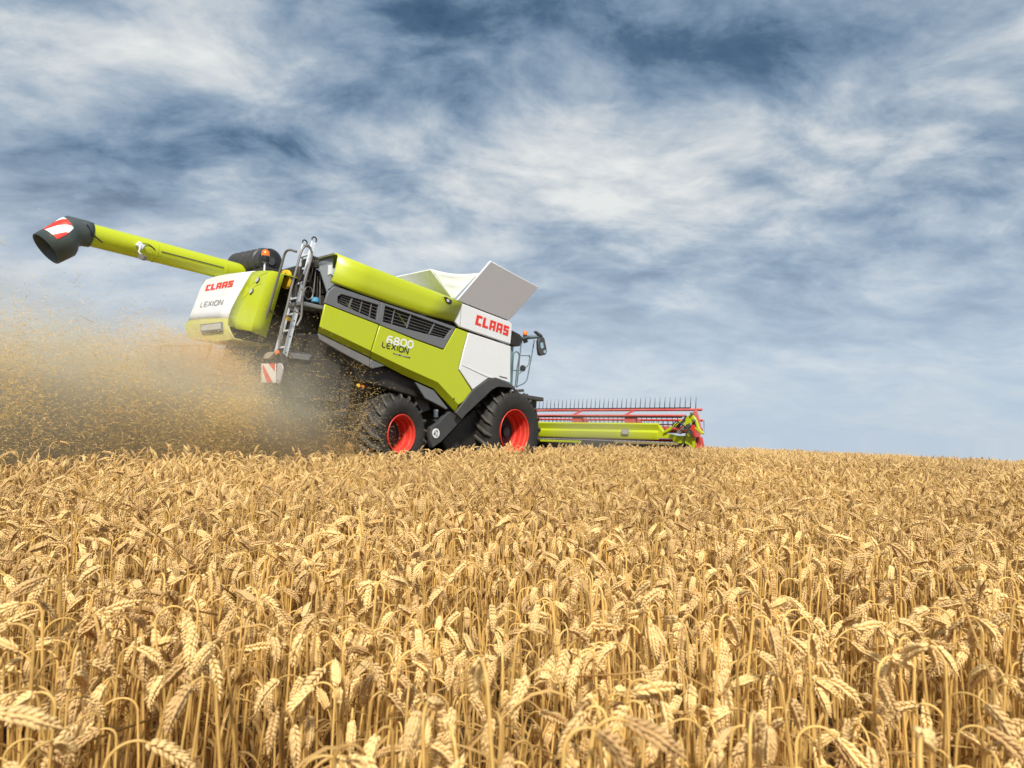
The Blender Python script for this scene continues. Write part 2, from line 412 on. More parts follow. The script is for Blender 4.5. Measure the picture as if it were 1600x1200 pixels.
MB().prism([P(*z5(800, 1125), YS-.012), P(*z5(872, 1143), YS-.012), P(*z5(875, 1150), YS-.012), P(*z5(815, 1136), YS-.012)], (0, .02, 0)).build('door_handle', GREY, CH)
# --- grey skirts
plate('rear_skirt', [(497.5, 520.5), (536, 539.5), (578, 560), (577, 574), (536, 552), (500, 531)], pbr('skirt_grey', (.17, .175, .18), .6, dust=.3), y=-1.62)
plate('middle_skirt', [(579, 561), (602, 571.5), (583, 576), (578, 574)], GREY, y=-1.62)
plate('front_skirt', [(649, 597), (678, 610), (700, 638), (697, 640), (689, 635), (664, 622)], GREY, y=-1.62)
# --- front wheel arch and diagonal beam
arch = [(738, 611), (762, 593), (769, 591), (777, 592), (797.5, 599.5), (805, 604), (806, 610), (797, 606), (778, 604.5), (768, 610), (758, 620), (728, 648), (722, 656), (712, 645)]
ap = [P(*p, -1.74) for p in arch]
for sg in (1, -1):
    pp = ap if sg > 0 else [Vector((p.x, -p.y, p.z)) for p in ap]
    MB().prism(pp, (0, .06*sg, 0)).build('wheel_arch', DGREY, CH, bevel=.015)
    inner = [pp[i] for i in (0, 1, 2, 3, 4, 5)]
    MB().prism([Vector((p.x, p.y+.06*sg, p.z-.02)) for p in inner]+[Vector((p.x, p.y+.06*sg, p.z-.07)) for p in reversed(inner)], (0, .75*sg, 0)).build('mudguard', DGREY, CH)
plate('chassis_beam', [(700, 645), (704, 643), (717, 652), (722, 656), (690, 690), (676, 700), (672, 686), (674, 668), (686, 660)], DGREY, y=-1.60, th=.12)
plate('axle_bracket', [(722, 657), (742, 640), (752, 660), (742, 700), (700, 705), (692, 690)], BLACK, y=-1.35, th=.1, bevel=.01)
c = P(680.8, 677, -1.605); sg_ = MB().tube([c, c+Vector((0, -.012, 0))], .098, 32).build('speed_sign', MARKW, CH)
sg_['label'] = 'round white speed sticker reading 40'

# ---------------------------------------------------------------- lettering
def stroke_poly(pts, wd, closed=False):
    """2-D stroke -> quads with mitred corners"""
    n = len(pts); L = []; Rr = []
    for i in range(n):
        p = Vector(pts[i]); a = Vector(pts[(i-1) % n]) if (closed or i > 0) else None; b_ = Vector(pts[(i+1) % n]) if (closed or i < n-1) else None
        d1 = (p-a).normalized() if a is not None else None; d2 = (b_-p).normalized() if b_ is not None else None
        if d1 is None: nn = Vector((-d2.y, d2.x)); k = 1
        elif d2 is None: nn = Vector((-d1.y, d1.x)); k = 1
        else:
            n1_ = Vector((-d1.y, d1.x)); n2_ = Vector((-d2.y, d2.x)); nn = (n1_+n2_).normalized(); k = 1/max(.4, nn.dot(n1_))
        L.append(p+nn*wd/2*k); Rr.append(p-nn*wd/2*k)
    m = n if closed else n-1
    return L+Rr, [(i, (i+1) % n, n+(i+1) % n, n+i) for i in range(m)]
def rrect(x0, y0, x1, y1, c, top=True):
    return [(x0+c, y0), (x1-c, y0), (x1, y0+c), (x1, y1-c), (x1-c, y1), (x0+c, y1), (x0, y1-c), (x0, y0+c)]
def glyph(ch, w_, h, c=.2):
    O_ = (rrect(0, 0, w_, h, c), True)
    m = h*.5
    return {'0': [O_], 'O': [O_], '8': [(rrect(0, 0, w_, m, c*.8), True), (rrect(.06, m, w_-.06, h, c*.8), True)],
            '6': [(rrect(0, 0, w_, m+.05, c*.9), True), ([(0, m*.7), (0, h-c), (c, h), (w_*.9, h)], False)],
            '4': [([(w_*.7, 0), (w_*.7, h)], False), ([(w_*.7, h), (0, h*.35), (w_, h*.35)], False)],
            'L': [([(0, h), (0, c), (c, 0), (w_, 0)], False)],
            'E': [([(w_, 0), (c, 0), (0, c), (0, h-c), (c, h), (w_, h)], False), ([(0, m), (w_*.9, m)], False)],
            'X': [([(0, 0), (w_, h)], False), ([(0, h), (w_, 0)], False)],
            'I': [([(w_/2, 0), (w_/2, h)], False)],
            'N': [([(0, 0), (0, h-c), (c*.6, h), (w_-c*.6, 0), (w_, c), (w_, h)], False)],
            }[ch]
def place_text(name, text, corners, mat, out, wd, parent, space=.28, widths=None, c=.2, H=1.0):
    """corners: BL, BR, TR, TL in 3-D; out: outward unit vector"""
    BL, BR, TR, TL = corners; out = Vector(out)
    ws = [(widths or {}).get(ch, .9) for ch in text]; tot = sum(ws)+space*(len(text)-1)
    m_ = MB(); x = 0; lift = .0012
    for ch, cw in zip(text, ws):
        for pts, closed in glyph(ch, cw, H, c):
            vs, fs = stroke_poly([(p[0]+x, p[1]) for p in pts], wd, closed)
            lift += .0004
            vv = []
            for v in vs:
                s_, t = v.x/tot, v.y/H
                b0 = BL.lerp(BR, s_); t0 = TL.lerp(TR, s_); vv.append(b0.lerp(t0, t)+out*lift)
            m_.add(vv, fs)
        x += cw+space
    return m_.build(name, mat, parent)
def claas(name, corners, parent, out, mat=MARKR):
    BL, BR, TR, TL = corners; out = Vector(out); m_ = MB(); x = 0; lift = .0012
    r_ = {'C': [(0, 0, .42, 1), (.42, .75, .95, 1), (.42, 0, .95, .25)], 'L': [(0, 0, .42, 1), (.42, 0, .95, .25)],
          'A': [(0, 0, .36, 1), (.64, 0, 1.0, 1), (.36, .77, .64, 1), (.36, .28, .64, .48)],
          'S': [(0, .75, .95, 1), (0, .40, .38, .75), (.38, .40, .95, .62), (.55, .25, .95, .40), (0, 0, .95, .25)]}
    tot = .95*3+1.0*2+.17*4
    for ch in 'CLAAS':
        for x0, y0, x1, y1 in r_[ch]:
            vv = []
            for s_, t in ((x0, y0), (x1, y0), (x1, y1), (x0, y1)):
                cx = .05
                b0 = BL.lerp(BR, (s_+x)/tot); t0 = TL.lerp(TR, (s_+x)/tot); vv.append(b0.lerp(t0, t)+out*lift)
            m_.add(vv, [(0, 1, 2, 3)]); lift += .0002
        x += (1.0 if ch == 'A' else .95)+.17
    return m_.build(name, mat, parent)
ys = YS-.002; outy = (0, -1, 0)
claas('maker_lettering', [P(*z5(583, 668), ys), P(*z5(877, 772), ys), P(*z5(890, 688), ys), P(*z5(602, 580), ys)], CH, outy)
place_text('model_number', '6800', [P(*z4(708, 890), ys), P(*z4(938, 938), ys), P(*z4(948, 880), ys), P(*z4(722, 830), ys)], MARKW, outy, .25, CH, space=.38, widths={'6': 1, '8': 1, '0': 1.05}, c=.28)
place_text('model_name', 'LEXION', [P(*z4(668, 925), ys), P(*z4(898, 985), ys), P(*z4(906, 940), ys), P(*z4(676, 880), ys)], MARKB, outy, .22, CH, space=.34, widths={'I': .2, 'E': .8, 'L': .7, 'O': 1.0}, c=.2)
sb = MB().prism([P(*z4(768, 978), ys), P(*z4(920, 1018), ys), P(*z4(918, 1030), ys), P(*z4(768, 990), ys)], (0, .003, 0)).build('small_badge', MARKB, CH)
for i in range(16):
    if i in (5, 6): continue
    sm = MB()
    a = P(*z4(780+i*8.2, 985.5+i*2.15), ys-.003); sm.box(a, (.012, .002, random.choice((.008, .012))))
    sm.build('small_letter', MARKW, sb)
cc = P(680.8, 677, -1.6185); hh = .055
place_text('speed_lettering', '40', [cc+Vector((-.05, 0, -hh)), cc+Vector((.05, 0, -hh)), cc+Vector((.05, 0, hh)), cc+Vector((-.05, 0, hh))], MARKB, outy, .22, sg_, space=.35, c=.2)

# ---------------------------------------------------------------- dark inner body
def boxL(name, x0, x1, y0, y1, z0, z1, mat, bevel=.02, parent=CH):
    return MB().box(((x0+x1)/2, (y0+y1)/2, (z0+z1)/2), (x1-x0, y1-y0, z1-z0)).build(name, mat, parent, bevel=bevel)
hull = MB()
hull.prism([Vector((x, -1.46, z)) for x, z in ((-5.05, 2.5), (-5.05, 3.55), (-2.2, 3.45), (-.45, 3.3), (-.30, 2.2), (-.9, 1.95), (-1.7, 1.25), (-2.4, 1.5), (-4.3, 1.75))], (0, 2.92, 0))
hull.build('inner_body', BLACK, CH, bevel=.03)
boxL('threshing_body', -5.0, 1.0, -.85, .85, .75, 1.95, BLACK)
boxL('front_axle', -.25, .25, -1.3, 1.3, .78, 1.25, BLACK)
boxL('rear_axle', -3.62, -3.28, -1.15, 1.15, .62, .9, BLACK)
boxL('grain_tank', -3.9, -.5, -1.45, 1.45, 3.2, 3.62, FLAPG)
# oil filter unit between the wheels
of = MB().tube([P(681, 640, -1.35), P(681, 652, -1.35)], .05, 14).build('oil_filter', ALU, CH, smooth=40)
MB().box(P(683, 657, -1.35), (.20, .10, .06)).build('filter_head', STEEL, CH, bevel=.01)
pp_ = MB()
for i in range(5):
    pp_.tube([P(590+i*7, 600, -1.3), P(600+i*8, 640, -1.35), P(660, 650+i*6, -1.2)], .018, 6)
pp_.build('hoses', BLACK, CH, smooth=60)
MB().prism([P(*z6(330, 300), -1.38), P(*z6(430, 200), -1.38), P(*z6(560, 290), -1.38), P(*z6(640, 420), -1.38), P(*z6(660, 500), -1.38), P(*z6(600, 520), -1.38), P(*z6(520, 380), -1.38)], (0, .1, 0)).build('belly_plate', DGREY, CH)

# --- tank flaps and canvas
zt = 3.67
h0 = P(*z5(415, 448), -1.66); h1 = P(*z5(878, 628), -1.66); t0 = P(765, 407, -2.12); t1 = P(840, 448, -2.12)
nrm = (h1-h0).cross(t0-h0).normalized()*.045
fl = MB().prism([h0, h1, t1, t0], nrm).build('tank_flap', FLAPG, CH, bevel=.012)
fl2 = MB().prism([Vector((p.x, -p.y, p.z)) for p in (h0, h1, t1, t0)], Vector((nrm.x, -nrm.y, nrm.z))).build('tank_flap', FLAPG, CH, bevel=.012)
rc = P(672, 421.5, -1.35); rl = Vector((rc.x, 1.35, rc.z)); hr = Vector((-2.05, -1.5, 3.74)); hl_ = Vector((-2.05, 1.5, 3.74))
MB().prism([hr, rc, rl, hl_], Vector((.03, 0, .03))).build('rear_tank_flap', CANVAS, CH, bevel=.008)
def canvas_corner(a_top, b_top, base, folds=4):
    rings = []
    for i in range(15):
        t = i/14; p = a_top.lerp(b_top, t)
        sag = math.sin(math.pi*t)
        p = p+Vector((0, 0, -.02*sag))
        rg = []
        for j in range(9):
            s_ = j/8; q_ = base.lerp(p, s_)
            inward = math.sin(math.pi*t)*(.16*s_)
            fold = .02*math.sin(s_*folds*4.3+t*2)*math.sin(math.pi*t)
            d = Vector((.6, .8 if base.y < 0 else -.8, 0))
            rg.append(q_+d*(inward+fold))
        rings.append(rg)
    return MB().loft(rings).build('canvas_gusset', CANVAS, CH, smooth=80, solid=.006)
canvas_corner(rc+Vector((.02, 0, .02)), t0.lerp(h0, .30)+Vector((.02, .03, -.01)), hr)
canvas_corner(rl+Vector((.02, 0, .02)), Vector((t0.x, -t0.y, t0.z)), hl_)
# front flap (leans forward), seen from behind the side flap
MB().prism([Vector((-.4, -1.5, 3.68)), Vector((-.4, 1.5, 3.68)), Vector((.25, 1.5, 4.45)), Vector((.25, -1.5, 4.45))][::-1], (.03, 0, -.03)).build('front_tank_flap', FLAPG, CH)

# ---------------------------------------------------------------- rear cover (white and lime)
FP0 = Vector((-6.1, 0, 3.5)); FN = Vector((1.0, 0, -.26)).normalized()*-1
def RF(x, y): return hit(*z2(x, y), FP0, FN)
rowsW = [[(225, 450), (300, 424), (400, 405), (520, 390), (648, 377)], [(190, 530), (270, 512), (370, 500), (480, 490), (590, 478)],
         [(150, 640), (235, 630), (320, 620), (420, 610), (520, 600)], [(110, 740), (190, 730), (280, 720), (370, 712), (468, 700)], [(85, 806), (170, 795), (260, 788), (350, 785), (442, 783)]]
def surf(rows, bulge, name, mat, thick=.05, sm=60):
    rings = []
    for i, r_ in enumerate(rows):
        rg = []
        for j, p in enumerate(r_):
            q_ = RF(*p); q_ = q_+FN.normalized()*bulge(i/(len(rows)-1), j/(len(r_)-1)); rg.append(q_)
        rings.append(rg)
    return rings
rw = surf(rowsW, lambda a, b: 0, '', None)
ctop = [p+Vector((.9, 0, .06)) for p in rw[0]]; ctopm = [p+Vector((.06, 0, .035)) for p in rw[0]]
# left side turned round the corner
def wrap(r_, i): return [r_[0]+Vector((.75, .10, 0)), r_[0]+Vector((.12, .07, 0)), r_[0]+Vector((.03, .03, 0))]+r_
rings = [wrap(ctop, 0), wrap(ctopm, 0)]+[wrap(r_, 0) for r_ in rw]
wh = MB().loft(rings).build('rear_cover', WHITE, CH, smooth=22, solid=.02)
rowsG = [[(650, 377), (725, 371), (800, 373)], [(592, 478), (660, 476), (768, 490)], [(522, 600), (610, 600), (728, 620)], [(470, 700), (560, 706), (690, 740)], [(445, 783), (520, 800), (662, 822)], [(440, 850), (510, 880), (640, 900)]]
rg_ = surf(rowsG, lambda a, b: 0, '', None)
sideT, sideB = P(*z2(935, 402), -1.32), P(*z2(772, 955), -1.36)
rings = []
for i, r_ in enumerate(rg_):
    t = i/(len(rg_)-1); e = sideT.lerp(sideB, t); rings.append(r_+[r_[-1]+(e-r_[-1])*.08, e])
tp = [p+Vector((.06, 0, .03)) for p in rings[0]]; tp2 = [p+Vector((.8, 0, .05)) for p in rings[0]]; tp2[-1] = rings[0][-1]+Vector((.3, .05, .02)); tp[-1] = rings[0][-1]+Vector((.03, .02, .02))
gc = MB().loft([tp2, tp]+rings).build('rear_cover', LIME, CH, smooth=28, solid=.02)
gc['label'] = 'lime green corner of the rear cover with two round lamps'
# lower bumper of the cover
low = [[(85, 808), (170, 797), (260, 790), (350, 787), (445, 785), (440, 852)], [(72, 850), (160, 850), (260, 850), (350, 852), (420, 865), (470, 880)], [(80, 960), (180, 975), (270, 985), (350, 985), (430, 980), (490, 965)]]
lr = surf(low, lambda a, b: .05*math.sin(math.pi*min(1, a*1.2)), '', None)
lr = [[r_[0]+Vector((.6, .09, 0)), r_[0]+Vector((.05, .05, 0))]+r_ for r_ in lr]
lr.append([p+Vector((.8, 0, -.02)) for p in lr[-1]])
MB().loft(lr).build('rear_bumper', pbr('dusty_lime', (.46, .44, .10), .6, dust=.6, dustcol=(.5, .4, .24)), CH, smooth=40, solid=.02)
outr = FN.normalized()
ro = outr*.004
npc = [RF(*p_)+outr*.09 for p_ in ((235, 868), (405, 845), (408, 900), (240, 915))]
MB().prism(npc, outr*-.02).build('number_plate', PLATE, CH, bevel=.004)
pf = MB(); 
npl = [RF(*p_)+outr*.075 for p_ in ((222, 855), (418, 832), (420, 912), (228, 928))]
pf.prism(npl, outr*-.02); pf.build('plate_holder', GREY, CH, bevel=.004)
# boxes behind the cover
hb = MB().prism([Vector((-5.5, -1.12, 3.3)), Vector((-5.5, -1.12, 2.5)), Vector((-5.2, -1.12, 2.4)), Vector((-5.1, -1.12, 3.35))], (0, 2.1, 0)).build('rear_cover_body', BLACK, CH)
BLr, BRr, TRr, TLr = [RF(*p)+outr*.012 for p in ((236, 545), (478, 505), (497, 447), (252, 490))]
claas('rear_maker_lettering', [BLr, BRr, TRr, TLr], CH, outr)
place_text('rear_model_name', 'LEXION', [RF(192, 688)+outr*.012, RF(388, 664)+outr*.012, RF(402, 622)+outr*.012, RF(206, 646)+outr*.012], MARKG, outr, .2, CH, space=.36, widths={'I': .2, 'E': .8, 'L': .7, 'O': 1.0}, c=.2)
for lx_, ly_ in ((710, 450), (655, 550)):
    c = RF(lx_, ly_); 
    l_ = MB().tube([c-outr*.02, c+outr*.03], .052, 20).build('work_lamp', DGREY, CH, smooth=40)
    MB().tube([c+outr*.03, c+outr*.036], .045, 20).build('lamp_lens', LENS, l_)
    # moulded recess: a raised wedge above each lamp
    a = [RF(lx_-90, ly_+70), RF(lx_-50, ly_-45), RF(lx_+85, ly_-72), RF(lx_+30, ly_-50)]
    MB().prism([p+outr*.003 for p in a], outr*.012).build('lamp_surround', LIME, CH, bevel=.004)

# yellow bracket, beacon, intake drum
yb = [Q(*z2(*p), -5.75) for p in ((915, 365), (935, 350), (965, 352), (982, 375), (982, 440), (968, 500), (945, 520), (920, 512), (915, 480), (925, 440))]
yo = MB().prism(yb, (.05, 0, 0)).build('yellow_bracket', YEL, CH, bevel=.006)
c = Q(*z2(947, 400), -5.757); MB().tube([c, c+Vector((-.01, 0, 0))], .04, 14).build('bracket_hole', MARKB, yo)
bb = Q(*z2(760, 372), -5.85); bt = Q(*z2(765, 280), -5.85)
st_ = MB().tube([bb-Vector((0, 0, .05)), bt], .016, 10).build('beacon_post', ALU, CH, smooth=60)
b0 = bt; up = Vector((0, 0, 1))
bz = MB().tube([b0-up*.01, b0+up*.02, b0+up*.10], [.06, .078, .075], 18).build('beacon_base', MARKB, st_, smooth=50)
MB().tube([b0+up*.10, b0+up*.14, b0+up*.19, b0+up*.215, b0+up*.225], [.072, .072, .062, .035, .003], 18).build('beacon_lens', ORANGE, st_, smooth=60)
# air intake: ribbed black drum lying crosswise
dc0 = Q(*z2(500, 330), -5.2); dc1 = Q(*z2(815, 275), -5.2); dx = (dc1-dc0)
prof = []
N = 60
for i in range(N+1):
    t = i/N; base = .25 if t > .15 else .18+.07*(t/.15)
    rb = .034*max(0, math.sin((t-.12)*math.pi*2*6))**.5 if .12 < t < .86 else 0
    prof.append((dc0+dx*t, base+rb))
dr = MB().tube([p for p, _ in prof], [r_ for _, r_ in prof], 36).build('air_intake', pbr('drum_plastic', (.03, .03, .032), .45, dust=.35, dustcol=(.14, .12, .10)), CH, smooth=35)
ang_ = []
e1 = dx.normalized(); a_ = e1.cross(up).normalized(); b_2 = a_.cross(e1)
gb = MB()
for k in range(36):
    th = k/36*2*math.pi; v = a_*math.cos(th)+b_2*math.sin(th); gb.bar(dc1+v*.08+e1*.01, dc1+v*.225+e1*.01, .006, .012, up=e1)
gb.tube([dc1+e1*.0, dc1+e1*.04], .08, 20)
gb.build('intake_screen', DGREY, dr)
boxL('engine_deck', -5.6, -3.9, -1.3, 1.3, 3.3, 3.62, BLACK)
boxL('intake_stand', -5.5, -4.9, .1, 1.6, 3.4, 3.85, BLACK)
# engine bay clutter between rear cover and hood
boxL('radiator_housing', -5.6, -5.1, -1.25, .9, 2.5, 3.5, ENG)
boxL('bay_shelf', -5.7, -5.15, -1.62, -1.2, 2.86, 2.94, pbr('shelf_grey', (.16, .17, .18), .6, dust=.3))
tr = MB(); c = P(*z2(1155, 560), -1.5)
tr.tube([c+Vector((math.cos(a)*.085, 0, math.sin(a)*.11)) for a in np.linspace(0, 2*math.pi, 20)], .012, 6); tr.build('coiled_hose', STEEL, CH, smooth=60)
c = P(*z2(1215, 615), -1.5); MB().tube([c-up*.05, c+up*.01, c+up*.03], [.07, .07, .04], 16).build('filler_cap', BLUEC, CH, smooth=40)
cl_ = MB()
for i in range(40):
    cl_.box(P(random.uniform(473, 510), random.uniform(405, 505), -1.35+random.uniform(-.1, .1)), (random.uniform(.03, .16), .08, random.uniform(.03, .2)), Matrix.Rotation(random.uniform(-.5, .5), 3, 'Y'))
cl_.build('engine_bay_parts', ENG, CH)
for i in range(5):
    a = P(488+i*3, 402+i*6, -1.45); MB().tube([a, P(480+i*5, 430+i*13, -1.48), P(470+i*8, 470+i*8, -1.45)], .011, 6).build('cable', BLACK if i % 2 else STEEL, CH, smooth=60)
# straw chopper and dark rear underside
chp = MB().prism([Vector((x, -1.35, z)) for x, z in ((-5.7, 2.4), (-5.85, 1.75), (-5.7, 1.2), (-5.2, .95), (-4.4, 1.05), (-4.3, 2.4), (-5.1, 2.5))], (0, 2.3, 0)).build('straw_chopper', ENG, CH, bevel=.03)
boxL('chopper_housing', -5.6, -4.7, -1.45, 1.45, 1.3, 2.1, ENG)
MB().prism([P(*z2(1000, 1090), -1.5), P(*z2(1180, 1110), -1.5), P(*z2(1160, 1160), -1.5), P(*z2(1010, 1140), -1.5)], (0, .1, 0)).build('side_bracket', GREY, CH)
lm = P(*z6(95, 312), -1.45); MB().tube([lm, lm+Vector((0, -.03, 0))], .035, 14).build('service_knob', YEL, CH)
lm = P(*z6(130, 320), -1.45); MB().tube([lm, lm+Vector((0, -.03, 0))], .025, 14).build('service_knob', ORANGE, CH)
# left-hand rear lamp frame, seen through the dust
lf = MB()
for a, b_ in (((250, 540), (330, 540)), ((250, 540), (250, 580)), ((285, 540), (285, 600)), ((310, 540), (312, 575)), ((285, 562), (322, 562)), ((330, 540), (322, 562)), ((250, 565), (270, 590))):
    lf.bar(Q(*a, -6.15), Q(*b_, -6.15), .05, .03)
lf.build('lamp_frame', GREY, CH, bevel=.005)

# ---------------------------------------------------------------- ladder with hand rails
LX = lambda x, y: P(*z2(x, y), -1.42)
rt, rb_ = LX(1200, 105), LX(930, 1170); dl = Vector((0, .30, 0))
def rail(a, b_, name='ladder_rail'):
    d = (b_-a).normalized(); n_ = Vector((0, 1, 0)); z_ = d.cross(n_)
    mbb = MB(); mbb.bar(a, b_, .028, .085, up=z_)
    r_ = mbb.build(name, ALU, CH, bevel=.006)
    hk = MB(); hk.tube([a+(-d)*.05+z_*(.045*math.cos(t))+(-d)*(.045*math.sin(t)) for t in np.linspace(-.6, 3.6, 12)], .013, 8)
    hk.build('hook', MARKB, r_, smooth=60)
    hl2 = MB()
    for k in range(1, 6):
        p = a.lerp(b_, .28+k*.13)
        hl2.tube([p-n_*.017, p-n_*.013], .013, 10)
    hl2.build('rivets', MARKB, r_)
    return r_
rail(rt, rb_); rail(rt+dl, rb_+dl+(rt-rb_)*.06)
for yy in (215, 345, 478, 612, 755, 900, 1045):
    t = (yy-105)/(1170-105); p = rt.lerp(rb_, t)
    MB().box(p+Vector((0, .15, 0)), (.045, .27, .03)).build('rung', ALU, CH, bevel=.004)
def rnd_path(pts, r_=.06, n=5):
    pts = [Vector(p) for p in pts]; out = [pts[0]]
    for i in range(1, len(pts)-1):
        a = pts[i]+(pts[i-1]-pts[i]).normalized()*r_; b_ = pts[i]+(pts[i+1]-pts[i]).normalized()*r_
        for k in range(n+1):
            t = k/n; out.append(a.lerp(pts[i], t).lerp(pts[i].lerp(b_, t), t))
    out.append(pts[-1]); return out
hr1 = [P(*z2(*p), -1.62) for p in ((1050, 850), (1090, 780), (1100, 600), (1120, 440), (1188, 230), (1180, 170), (1150, 130), (1115, 140), (1085, 200), (1000, 520), (900, 960), (890, 1060))]
MB().tube(rnd_path(hr1, .08), .020, 10).build('hand_rail', STEEL, CH, smooth=60)
hr2 = [Q(*z2(*p), -6.15) for p in ((1045, 190), (985, 170), (945, 190), (920, 290), (820, 640), (740, 900), (705, 1000))]
MB().tube(rnd_path(hr2, .08), .020, 10).build('hand_rail', STEEL, CH, smooth=60)
MB().tube([P(*z2(985, 700), -1.6), P(*z2(1080, 745), -1.6)], .013, 8).build('rail_brace', STEEL, CH)
MB().tube([Q(*z2(800, 705), -6.15), Q(*z2(850, 745), -6.0)], .012, 8).build('rail_brace', STEEL, CH)
ys_ = MB().box(P(*z2(975, 792), -1.5), (.07, .02, .06)).build('yellow_sticker', YEL, CH)
# foot of the ladder, lamp carrier and the warning board
def zw(x, y): return (x/13.333+400, y/13.333+520)
WX = -6.12
wb = [Q(*zw(*p), WX) for p in ((110, 640), (400, 640), (390, 1040), (110, 1040))]
def in_board(s_, t): return wb[3].lerp(wb[2], s_).lerp(wb[0].lerp(wb[1], s_), t)
bd = MB().prism(wb, (.02, 0, 0)).build('warning_board', MARKW, CH, bevel=.003)
bd['label'] = 'red and white striped warning board at the foot of the ladder'
for st2 in ([(.55, 1), (1, 1), (1, .58)], [(.0, 1), (.0, .58), (.42, 0), (.88, 0)], ):
    MB().prism([in_board(*p)+Vector((-.004, 0, 0)) for p in (st2 if len(st2) == 3 else [(.12, .98), (.12, .66), (.42, .02), (.86, .02)])], (.003, 0, 0)).build('red_stripe', MARKR, bd)
MB().prism([Q(*zw(*p), -6.16) for p in ((145, 540), (180, 440), (250, 400), (380, 395), (330, 480), (250, 540))], (.12, 0, 0)).build('lamp_housing', pbr('dusty_grey', (.40, .34, .28), .7, dust=.5), CH, bevel=.01)
MB().prism([Q(*zw(*p), -6.10) for p in ((270, 540), (400, 380), (500, 460), (560, 640), (420, 640), (300, 630))], (.12, 0, 0)).build('lamp_carrier', BLACK, CH, bevel=.01)
c = Q(*zw(462, 412), -6.14); MB().tube([c, c+Vector((-.03, 0, 0))], .036, 16).build('orange_reflector', ORANGE, CH)
MB().prism([Q(*zw(*p), -6.10) for p in ((440, 640), (520, 600), (550, 740), (500, 1000), (470, 1060), (430, 1050), (415, 990))], (.03, 0, 0)).build('ladder_foot', pbr('foot_grey', (.5, .47, .5), .5, dust=.2), CH, bevel=.008)
c = Q(*zw(458, 995), -6.105); MB().tube([c, c+Vector((-.006, 0, 0))], .014, 10).build('foot_hole', MARKB, CH)

# ---------------------------------------------------------------- unloading auger, parked to the rear
A0 = P(350, 421, 1.25); A1 = P(137, 366, 1.25)
da = (A1-A0).normalized(); A00 = A0-da*5.2
ar = .195
auger = MB().tube([A00, A0, A1], ar, 40).build('unloading_auger', LIME, CH, smooth=40)
nA = Vector((0, -1, 0)); upA = da.cross(nA).normalized()
if upA.z < 0: upA = -upA
MB().tube([A0+da*.1+nA*(ar+.004)-upA*.02, A0+da*1.25+nA*(ar+.004)-upA*.02], .008, 6).build('auger_seam', DGREY, auger)
for t_ in (.02, 1.3, 2.40):
    MB().tube([A0+da*t_, A0+da*(t_+.02)], ar+.008, 40).build('auger_flange', LIME, auger, smooth=40)
# spout: rubber hood bending down
sp = []; ring_n = 36
pA = P(137, 366, 1.25); pB = P(112, 362, 1.25); pC = P(97, 376, 1.25); pD = P(72, 389, 1.25)
path = [pA+da*-.04, pA+da*.06, pB, pC, pD]; rad = [.235, .245, .275, .29, .30]
axes = []
dirs = [da, da, (da*.8+Vector((0, 0, -.35))).normalized(), (da*.7+Vector((0, -.1, -.65))).normalized(), (pD-pC).normalized()]
rings = []
cand = [(path[0], da, .205), (path[1], da, .215), (path[2], dirs[2], .25), (path[2].lerp(path[3], .5), (dirs[2]+dirs[3]).normalized(), .28), (path[3], dirs[3], .28), (pD, dirs[4], .265)]
for c_, d_, r_ in cand:
    x_ = Vector((0, 1, 0)); x_ = (x_-d_*x_.dot(d_)).normalized(); y_ = d_.cross(x_)
    rings.append([c_+x_*math.cos(t)*r_+y_*math.sin(t)*r_ for t in np.linspace(0, 2*math.pi, ring_n, endpoint=False)])
cK = sum(rings[3], Vector())/ring_n; vK = (CL-cK).normalized()*.75+Vector((0, 0, .75)); KS = max(range(ring_n), key=lambda k: (rings[3][k]-cK).normalized().dot(vK))
spo = MB().loft(rings, close=True).build('spout', SPOUT, auger, smooth=60, solid=.02)
# inside of the spout
# warning stripes: a curved patch lying on the spout
def patch(kf0, kf1, mat, name, lift=.016):
    """stripe between two slanted borders kf(t) on the spout, t running from ring 2 to ring 5"""
    rr_ = []
    for t in np.linspace(0.55, 2.55, 12):
        ri = 2+t; ia = min(int(ri), 4); f_ = ri-ia
        ca = sum(rings[ia], Vector())/ring_n; cb = sum(rings[ia+1], Vector())/ring_n; rg = []
        u_ = (t-.55)/2.0
        for j in range(9):
            k = KS+kf0(u_)+(kf1(u_)-kf0(u_))*j/8; k = min(max(k, KS-3.1), KS+3.6)
            ki = int(math.floor(k)); fr_ = k-ki
            a = rings[ia][ki % ring_n].lerp(rings[ia][(ki+1) % ring_n], fr_); b_ = rings[ia+1][ki % ring_n].lerp(rings[ia+1][(ki+1) % ring_n], fr_)
            rg.append((a+(a-ca).normalized()*lift).lerp(b_+(b_-cb).normalized()*lift, f_))
        rr_.append(rg)
    return MB().loft(rr_).build(name, mat, spo, smooth=60)
for i, mt in enumerate((MARKR, MARKW, MARKR, MARKW, MARKR)):
    b0_ = -9+i*3.4
    patch(lambda u_, b=b0_: b+4.5*u_, lambda u_, b=b0_: b+3.4+4.5*u_, mt, 'warning_stripe')
